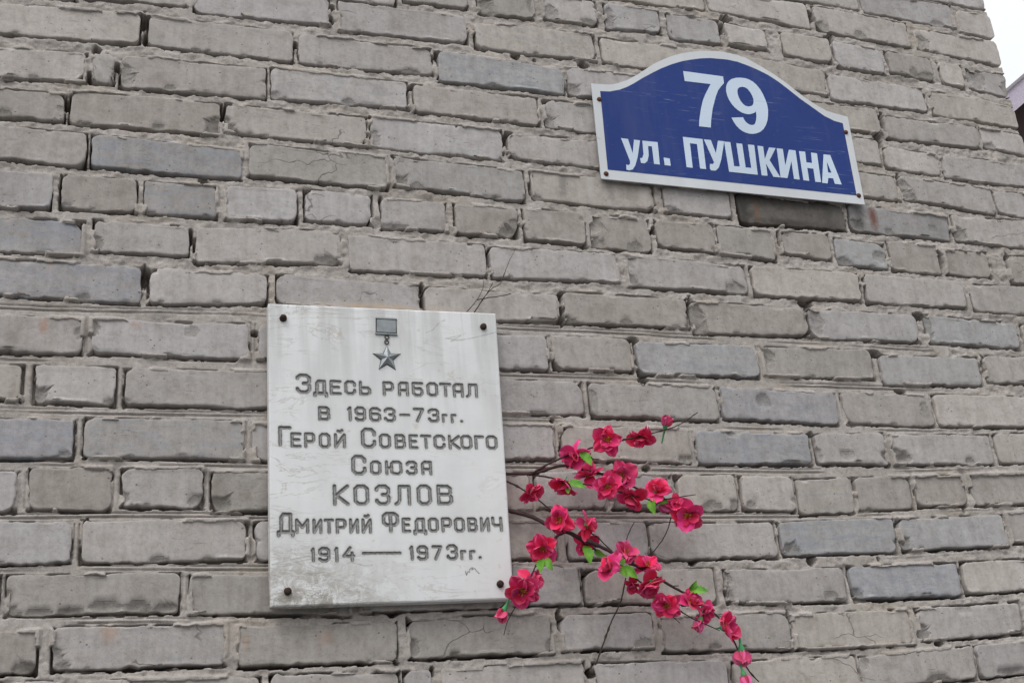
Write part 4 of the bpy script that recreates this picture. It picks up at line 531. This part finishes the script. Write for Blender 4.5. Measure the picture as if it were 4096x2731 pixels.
f=[(0,i+1,(i+1)%10+1) for i in range(10)]; v+=[(p[0],PY+.0008,p[2]) for p in v[1:11]]; f+=[(i+1,i+11,(i+1)%10+11,(i+1)%10+1) for i in range(10)]
mesh('star',v,f,M_med,med)
oo=[(c[0]+(p[0]-c[0])*1.05,c[1]+(p[1]-c[1])*1.05) for p in out_]; io=[(c[0]+(p[0]-c[0])*1.16,c[1]+(p[1]-c[1])*1.16) for p in inn]
pol=[q_ for a,b in zip(oo,io) for q_ in (a,b)]; slab2('star_border',pol[::-1],PY+.001,PY-.0006,M_medd,med)
# ---------------------------------------------------------------- house number sign
sgn=empty('street_sign',(1.235,-.004,1.232+H0),'blue and white enamel house number sign reading 79 with arched top, screwed above the plaque','sign')
def poly_mesh(name,loops,y,thick,mat,parent,bev=0):
    cu=bpy.data.curves.new('outline','CURVE'); cu.dimensions='2D'; cu.fill_mode='BOTH'; cu.extrude=thick/2; cu.bevel_depth=bev; cu.bevel_resolution=1
    for lp in loops:
        sp=cu.splines.new('POLY'); sp.points.add(len(lp)-1); sp.use_cyclic_u=True
        for p_,(a,b) in zip(sp.points,lp): p_.co=(a,b,0,1)
    to=bpy.data.objects.new('tmp',cu); C.objects.link(to); bpy.context.view_layer.update()
    me=bpy.data.meshes.new_from_object(to.evaluated_get(bpy.context.evaluated_depsgraph_get())); bpy.data.objects.remove(to); bpy.data.curves.remove(cu)
    for v_ in me.vertices: x_,y_,z_=v_.co; v_.co=(x_,y+thick/2-z_,y_+H0)
    me.update(); me.materials.clear(); return link(name,me,mat,parent)
def paint(name,c,r,grime=.12):
    q=NT(name); p=q.pos(); n=q.noise(5,p,4); n2=q.noise(1,q.pos((30,30,4)),4,.6); n3=q.noise(90,p,4)
    col=q.mix(1.0,c,q.ramp(n,[(.3,gray(.93)),(.7,gray(1.07))]),'MULTIPLY'); col=q.mix(q.math('MULTIPLY',q.ramp(n2,[(.5,gray(0)),(.75,gray(1))]),grime),col,lin(150,146,138))
    col=q.mix(q.math('MULTIPLY',q.ramp(n3,[(.66,gray(0)),(.72,gray(1))]),grime*2),col,lin(140,130,118))
    sx_=q.noise(1,q.pos((9,9,260)),3,.6,1.5); col=q.mix(q.math('MULTIPLY',q.math('MULTIPLY',q.ramp(sx_,[(.64,gray(0)),(.67,gray(1))]),q.ramp(n,[(.5,gray(0)),(.6,gray(1))])),.35),col,lin(170,176,186)); q.b.inputs['Specular IOR Level'].default_value=.25
    return q.fin(col,q.ramp(n3,[(.3,gray(r-.05)),(.7,gray(r+.1))]),q.bump(n,.15,.004))
M_white=paint('white_sign_paint',lin(204,208,211),.5); M_blue=paint('blue_sign_film',lin(24,52,120),.5,.06); M_ltr=paint('white_sign_lettering',lin(196,211,228),.5,.03)
SY=-.0105
poly_mesh('sign_board',[SIGN_TOP+SIGN_BOT],SY-.0035,.0035,M_white,sgn)
poly_mesh('blue_panel',[SIGN_IN],SY-.0041,.0005,M_blue,sgn)
for k,lp in SIGN_LET.items():
    if k.endswith('h'): continue
    L=[lp]+([SIGN_LET[k+'h']] if k+'h' in SIGN_LET else [])
    poly_mesh('letter' if k not in '79' else 'numeral',L,SY-.0047,.0005,M_ltr,sgn)
M_screw=simple('rusty_screw',lin(92,58,42),.7,.3)
for (x,z) in SCREWS: lathe('screw',[(.0054,0),(.0052,.0014),(.004,.003),(.001,.0036)],M_screw,sgn,(x,SY-.0036,z+H0),14)
for (x,z) in ((.96,1.44),(1.51,1.43),(.96,1.25),(1.51,1.25)): lathe('spacer',[(.005,0),(.005,.012)],M_screw,sgn,(x,.002,z+H0),10)
# ---------------------------------------------------------------- blossom branches
M_bark=simple('brown_plastic_bark',lin(62,42,44),.7); M_twig=simple('dry_twig',lin(70,60,54),.85)
def tube(pts,r0,r1,knots=True,seed=0):
    rg=random.Random(seed); P_=[Vector((x,y,z+H0)) for x,y,z in pts]; Q=[]
    ext=[P_[0]*2-P_[1]]+P_+[P_[-1]*2-P_[-2]]
    for i in range(1,len(ext)-2):
        a,b,c_,d_=ext[i-1:i+3]; n=max(2,int((c_-b).length/.006))
        for k in range(n):
            t_=k/n; Q.append(.5*((2*b)+(c_-a)*t_+(2*a-5*b+4*c_-d_)*t_*t_+(3*b-a-3*c_+d_)*t_**3))
    Q.append(P_[-1]); v=[];f=[];m=7; N=len(Q)
    for i,q_ in enumerate(Q):
        tg=(Q[min(i+1,N-1)]-Q[max(i-1,0)]).normalized(); s1=tg.orthogonal().normalized() if i==0 else (s1-tg*s1.dot(tg)).normalized(); s2=tg.cross(s1)
        r_=(r0+(r1-r0)*i/(N-1))*.00122*(1+rg.uniform(-.12,.12)+(.7 if knots and rg.random()<.06 else 0)); q2=q_+Vector((rg.uniform(-1,1),rg.uniform(-1,1),rg.uniform(-1,1)))*.0004
        for j in range(m): a=2*math.pi*j/m; v.append(q2+(s1*math.cos(a)+s2*math.sin(a))*r_)
    for i in range(N-1):
        for j in range(m): f.append((i*m+j,i*m+(j+1)%m,(i+1)*m+(j+1)%m,(i+1)*m+j))
    f.append(tuple(range(m))[::-1]); f.append(tuple((N-1)*m+j for j in range(m))); return v,f
def branch(name,keys,mat,parent):
    V=[];F=[]
    for k in keys:
        r0,r1,pp=BR[k]; v,f=tube(pp,r0,r1,True,hash(k)%1000 if False else sum(map(ord,k))); o_=len(V); V+=v; F+=[tuple(i+o_ for i in q_) for q_ in f]
    return mesh(name,V,F,mat,parent,True)
def petal_material():
    q=NT('silk_petal'); oi=q.n('ShaderNodeObjectInfo'); at=q.n('ShaderNodeAttribute',attribute_name='along'); g=q.n('ShaderNodeNewGeometry')
    vein=q.n('ShaderNodeAttribute',attribute_name='across'); wv=q.math('SINE',q.math('MULTIPLY',vein.outputs['Fac'],34.0)); wv=q.math('MULTIPLY_ADD',wv,.05,1.0)
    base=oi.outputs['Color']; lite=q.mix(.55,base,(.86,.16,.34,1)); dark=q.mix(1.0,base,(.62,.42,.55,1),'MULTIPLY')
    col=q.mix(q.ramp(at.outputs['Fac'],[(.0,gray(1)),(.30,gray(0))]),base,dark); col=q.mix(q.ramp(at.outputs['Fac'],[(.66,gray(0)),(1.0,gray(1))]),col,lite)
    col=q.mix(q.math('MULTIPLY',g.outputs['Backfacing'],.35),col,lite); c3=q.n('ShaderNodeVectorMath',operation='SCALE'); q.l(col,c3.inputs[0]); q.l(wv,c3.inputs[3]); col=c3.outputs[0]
    tr=q.n('ShaderNodeBsdfTranslucent'); q.l(col,tr.inputs[0]); mx=q.n('ShaderNodeMixShader'); mx.inputs[0].default_value=.15
    m=q.fin(col,.75,q.bump(q.noise(260,q.pos(),3),.25,.001)); q.b.inputs['Sheen Weight'].default_value=.15
    q.l(q.b.outputs[0],mx.inputs[1]); q.l(tr.outputs[0],mx.inputs[2]); q.l(mx.outputs[0],q.out.inputs[0]); return m
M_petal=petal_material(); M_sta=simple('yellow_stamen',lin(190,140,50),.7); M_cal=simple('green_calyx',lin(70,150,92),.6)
def leafmat():
    q=NT('fabric_leaf'); p=q.pos(); c=q.ramp(q.noise(70,p,3),[(.3,lin(72,128,36)),(.7,lin(120,176,62))]); return q.fin(c,.6,q.bump(q.noise(300,p,3),.4,.001))
M_leaf=leafmat()
def petal_mesh(seed,L=1.0,wd=.92,cup=.28):
    rg=np.random.RandomState(seed); nu,nv=9,9; V=[];A=[];B_=[]
    ph=rg.rand(4)*6.28; notch=rg.uniform(0,.10)
    for i in range(nu):
        u=i/(nu-1)
        for j in range(nv):
            v=(j/(nv-1))*2-1; wdt=wd*.5*(math.sin(math.pi*min(1,u**.72*.80+.03))**.75)*(1.0+.10*math.sin(ph[0]))+.03
            if u>.86: wdt*=math.sqrt(max(.05,1-((u-.86)/.17)**2))*.98
            x=u*L*(1-.10*v*v)-notch*u**3*(1-min(1,abs(v)*2.2)); y=v*wdt
            z=cup*u*u*.9+.38*(abs(v)**2)*wdt*(1-.4*u)+.075*u*math.sin(6*v+ph[1])+.08*u*u*math.sin(3.1*v*2+ph[2])-.20*max(0,u-.62)**1.5*rg.uniform(.9,1.1)*(1+math.sin(ph[3]))*1.6
            V.append((x,y,z+rg.uniform(-.006,.006))); A.append(u); B_.append(v)
    F=[(i*nv+j,(i+1)*nv+j,(i+1)*nv+j+1,i*nv+j+1) for i in range(nu-1) for j in range(nv-1)]
    me=bpy.data.meshes.new('petal'); me.from_pydata(V,[],F)
    for k_,vals in (('along',A),('across',B_)):
        a=me.attributes.new(k_,'FLOAT','POINT'); a.data.foreach_set('value',vals)
    me.polygons.foreach_set('use_smooth',[True]*len(F)); me.materials.append(M_petal); me.update(); return me
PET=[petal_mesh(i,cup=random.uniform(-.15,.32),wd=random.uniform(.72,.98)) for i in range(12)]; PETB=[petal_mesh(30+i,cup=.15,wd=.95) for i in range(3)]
def heart_mesh(bud,seed):
    rg=random.Random(seed); V=[];F=[];MI=[]
    def ring_(prof,n,mi):
        o_=len(V)
        for (r_,h_) in prof:
            for i in range(n): a=6.283*i/n; V.append((r_*math.cos(a),r_*math.sin(a),h_))
        for k in range(len(prof)-1):
            for i in range(n): F.append((o_+k*n+i,o_+k*n+(i+1)%n,o_+(k+1)*n+(i+1)%n,o_+(k+1)*n+i)); MI.append(mi)
    if bud: ring_([(.045,-1.05),(.06,-.5),(.07,-.22),(.15,-.02),(.19,.12),(.16,.2)],9,0)
    else: ring_([(.035,-.42),(.05,-.22),(.14,-.08),(.20,.02),(.10,.05)],9,0)
    if not bud:
        ring_([(.0,.03),(.10,.05),(.11,.10),(.05,.13),(.0,.13)],10,1)
        for i in range(26):
            a=rg.random()*6.283; el=rg.uniform(.5,1.25); l=rg.uniform(.22,.40); d_=Vector((math.cos(a)*math.cos(el),math.sin(a)*math.cos(el),math.sin(el))); s1=d_.orthogonal().normalized()*.008; s2=d_.cross(s1).normalized()*.008; o_=len(V); b_=Vector((0,0,.05))
            for q_ in (b_+s1,b_+s2,b_-s1-s2): V.append(tuple(q_))
            e=b_+d_*l
            for q_ in (e+s1,e+s2,e-s1-s2): V.append(tuple(q_))
            for k in range(3): F.append((o_+k,o_+(k+1)%3,o_+3+(k+1)%3,o_+3+k)); MI.append(1)
            o_=len(V); rr=.026
            for q_ in ((rr,0,0),(-rr,0,0),(0,rr,0),(0,-rr,0),(0,0,rr),(0,0,-rr)): V.append(tuple(e+Vector(q_)))
            for q_ in ((0,2,4),(2,1,4),(1,3,4),(3,0,4),(2,0,5),(1,2,5),(3,1,5),(0,3,5)): F.append(tuple(o_+k for k in q_)); MI.append(1)
    me=bpy.data.meshes.new('blossom'); me.from_pydata(V,[],F); me.materials.append(M_cal); me.materials.append(M_sta); me.polygons.foreach_set('material_index',MI); me.polygons.foreach_set('use_smooth',[True]*len(F)); me.update(); return me
HEART=[heart_mesh(False,i) for i in range(3)]; BUD=heart_mesh(True,5)
CAMP=Vector((0,-1.99574,H0))
def bloom(spec,i,parent):
    x,y,z,R,kind,dg=spec; rg=random.Random(i*31+7); pos=Vector((x,y,z+H0)); back=(CAMP-pos).normalized()
    right=Vector((0,0,1)).cross(back)*-1; right=back.cross(Vector((0,0,1)))*-1; right.normalize()
    if right.x<0: right=-right
    up=right.cross(back)*-1
    if up.z<0: up=-up
    a=math.radians(dg); side=right*math.cos(a)+up*math.sin(a); th={'f':math.radians(rg.uniform(12,28)),'s':math.radians(rg.uniform(38,66)),'b':math.radians(82)}[kind]
    nrm=back*math.cos(th)+side*math.sin(th)
    q_=nrm.to_track_quat('Z','Y')@Euler((0,0,rg.uniform(0,6.28))).to_quaternion(); Rr=R*(1.08 if kind=='f' else 1.08 if kind=='s' else 1.75)
    o=bpy.data.objects.new('blossom' if kind!='b' else 'flower_bud',BUD if kind=='b' else HEART[i%3]); C.objects.link(o); o.parent=parent; o.matrix_parent_inverse=Matrix.Translation(-parent.location)
    shift=-nrm*Rr*(.14 if kind=='s' else .42 if kind=='b' else .05)
    o.matrix_basis=Matrix.Translation(pos+shift)@q_.to_matrix().to_4x4()@Matrix.Scale(Rr,4)
    hue=rg.random(); base=(.86+.10*hue,.018+.02*hue,.12+.07*hue) if kind!='b' else (.88,.12,.29)
    if kind!='b' and rg.random()<.25: base=(.88,.07,.23)
    def pet(me,az,el,sc,roll):
        p=bpy.data.objects.new('petal',me); C.objects.link(p); p.parent=o
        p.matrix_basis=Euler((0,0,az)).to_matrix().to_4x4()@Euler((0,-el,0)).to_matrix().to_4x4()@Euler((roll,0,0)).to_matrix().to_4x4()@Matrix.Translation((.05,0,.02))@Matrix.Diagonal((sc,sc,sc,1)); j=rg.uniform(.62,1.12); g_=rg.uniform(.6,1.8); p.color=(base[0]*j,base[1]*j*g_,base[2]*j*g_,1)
    if kind=='b':
        n=4+rg.randint(0,1)
        for k in range(n): pet(PETB[rg.randrange(3)],k*6.283/n+rg.uniform(-.2,.2),math.radians(rg.uniform(58,84)),rg.uniform(.72,.92),rg.uniform(-.2,.2))
    else:
        n=5; a0=rg.random()*6; drop=kind=='s'
        for k in range(n): pet(PET[rg.randrange(12)],a0+k*6.283/n+rg.uniform(-.16,.16),math.radians(rg.uniform(-12,18) if not drop else rg.uniform(-30,38)),rg.uniform(.88,1.04),rg.uniform(-.5,.5))
        for k in range(n+1): pet(PET[rg.randrange(12)],a0+.6+k*6.283/(n+1)+rg.uniform(-.2,.2),math.radians(rg.uniform(18,42) if not drop else rg.uniform(12,72)),rg.uniform(.64,.86),rg.uniform(-.55,.55))
    return o
def leaf(spec,i,parent):
    x0,y0,z0,x1,y1,z1=spec; a=Vector((x0,y0,z0+H0)); b=Vector((x1,y1,z1+H0)); L=(b-a).length; rg=random.Random(i); ax=(b-a).normalized()
    back=(CAMP-a).normalized(); sd_=ax.cross(back).normalized(); nr=sd_.cross(ax); ang=rg.uniform(-.7,.7); sd2=(sd_*math.cos(ang)+nr*math.sin(ang)); nr=sd2.cross(ax)
    V=[];F=[];nu=12
    for k in range(nu+1):
        u=k/nu; wdt=L*.23*math.sin(math.pi*u**.8)**.8*(1+(.16 if k%2 else -.08))+.0004; c_=a+ax*(L*u)+nr*(L*.12*math.sin(3.1*u))
        for v in (-1,-.5,0,.5,1): V.append(c_+sd2*(wdt*v)+nr*(abs(v)*wdt*.35))
    for k in range(nu):
        for j in range(4): F.append((k*5+j,(k+1)*5+j,(k+1)*5+j+1,k*5+j+1))
    mesh('leaf',V,F,M_leaf,parent,True)
bA=empty('blossom_branch',(.676,-.008,.60+H0),'upper crimson artificial blossom branch, forking right from behind the marble plaque','artificial flowers','artificial blossom branches behind the plaque')
bB=empty('blossom_branch',(.676,-.008,.54+H0),'lower thick crimson blossom branch drooping down right from behind the plaque','artificial flowers','artificial blossom branches behind the plaque')
branch('stem',['a0','a1','a2'],M_bark,bA); branch('stem',['b0','b1','b2','b3','b4','b5'],M_bark,bB)
for i,sp in enumerate(BLOOMS): bloom(sp,i,bA if i<13 else bB)
for i,sp in enumerate(LEAVES): leaf(sp,i,bA if i<6 else bB)
def twig(keys,label):
    x,y,z=BR[keys[0]][2][0]; e=empty('dry_twig',(x,y,z+H0),label,'twig','dry twigs caught on the wall')
    o=branch('stem',keys,M_twig,e)
twig(['t1','t1b','t2b'],'long thin dry twig hanging from a mortar hole below the lower blossoms')
twig(['t2'],'short dark dry twig below the rightmost flower of the upper branch')
twig(['t3','t5'],'short dry twig forking right above the top edge of the plaque')
twig(['t4','t6'],'taller dry twig leaning up the bricks above the plaque corner')
# ---------------------------------------------------------------- neighbour's house, ground
def pave():
    q=NT('asphalt_pavement'); p=q.pos(); n=q.noise(2,p,4); n2=q.noise(120,p,4); return q.fin(q.ramp(n,[(.3,gray(.10)),(.7,gray(.16))]),.9,q.bump(n2,.5,.004))
g=mesh('ground',[(-600,-600,0),(600,-600,0),(600,600,0),(-600,600,0)],[(0,1,2,3)],pave()); g['kind']='structure'
hs_=empty('neighbour_house',(8.5,7,0),'brown house with pale lilac sloping eave showing past the wall corner at upper right','house')
M_hb=simple('dark_brown_cladding',lin(74,56,54),.8); M_li=simple('pale_lilac_fascia',lin(190,180,196),.6); M_gut=simple('dark_blue_downpipe',lin(52,62,92),.5); M_rf=simple('grey_roof_sheet',lin(150,145,150),.6)
K=3.0
def ray(rx,rz,y): return (rx*y, y-1.99574, rz*y+H0)
Yh=7.0
a=ray(1.0246,.803,Yh);b=ray(1.0485,.8217,Yh);c_=ray(1.012,.781,Yh);d_=ray(1.036,.7787,Yh)
# a gable whose verge climbs to the right; its eave end hides behind our corner
def extr(name,poly,y0,y1,mat):
    n=len(poly); v=[(x,y0,z) for x,z in poly]+[(x,y1,z) for x,z in poly]; return mesh(name,v,[tuple(range(n)),tuple(range(2*n-1,n-1,-1))]+[(i,(i+1)%n,(i+1)%n+n,i+n) for i in range(n)],mat,hs_)
sl=(b[2]-a[2])/(b[0]-a[0]); ex,ez=a[0]-1.2,a[2]-1.2*sl; px,pz=a[0]+4,a[2]+4*sl; th=.21
yv=a[1]
extr('verge_board',[(ex,ez),(px,pz),(px,pz-th),(ex,ez-th)],yv,yv+.04,M_li)
extr('roof',[(ex,ez+.03),(px,pz+.03),(2*px-ex,ez+.03),(2*px-ex,ez),(px,pz),(ex,ez)],yv-.02,yv+7,M_rf)
extr('verge_board',[(px,pz),(2*px-ex,ez),(2*px-ex,ez-th),(px,pz-th)],yv,yv+.04,M_li)
extr('gable_wall',[(ex+.6,0),(ex+.6,ez+.6*sl-.02),(px,pz-.02),(2*px-ex-.6,ez+.6*sl-.02),(2*px-ex-.6,0)],yv+.35,yv+6.6,M_hb)
extr('soffit',[(ex,ez-.06),(px,pz-.06),(px,pz-.09),(ex,ez-.09)],yv+.045,yv+.34,M_li)
lathe('downpipe',[(.05,0),(.05,4)],M_gut,hs_,(a[0]-.05,yv+.25,a[2]-4.6),12,Vector((0,0,1)))
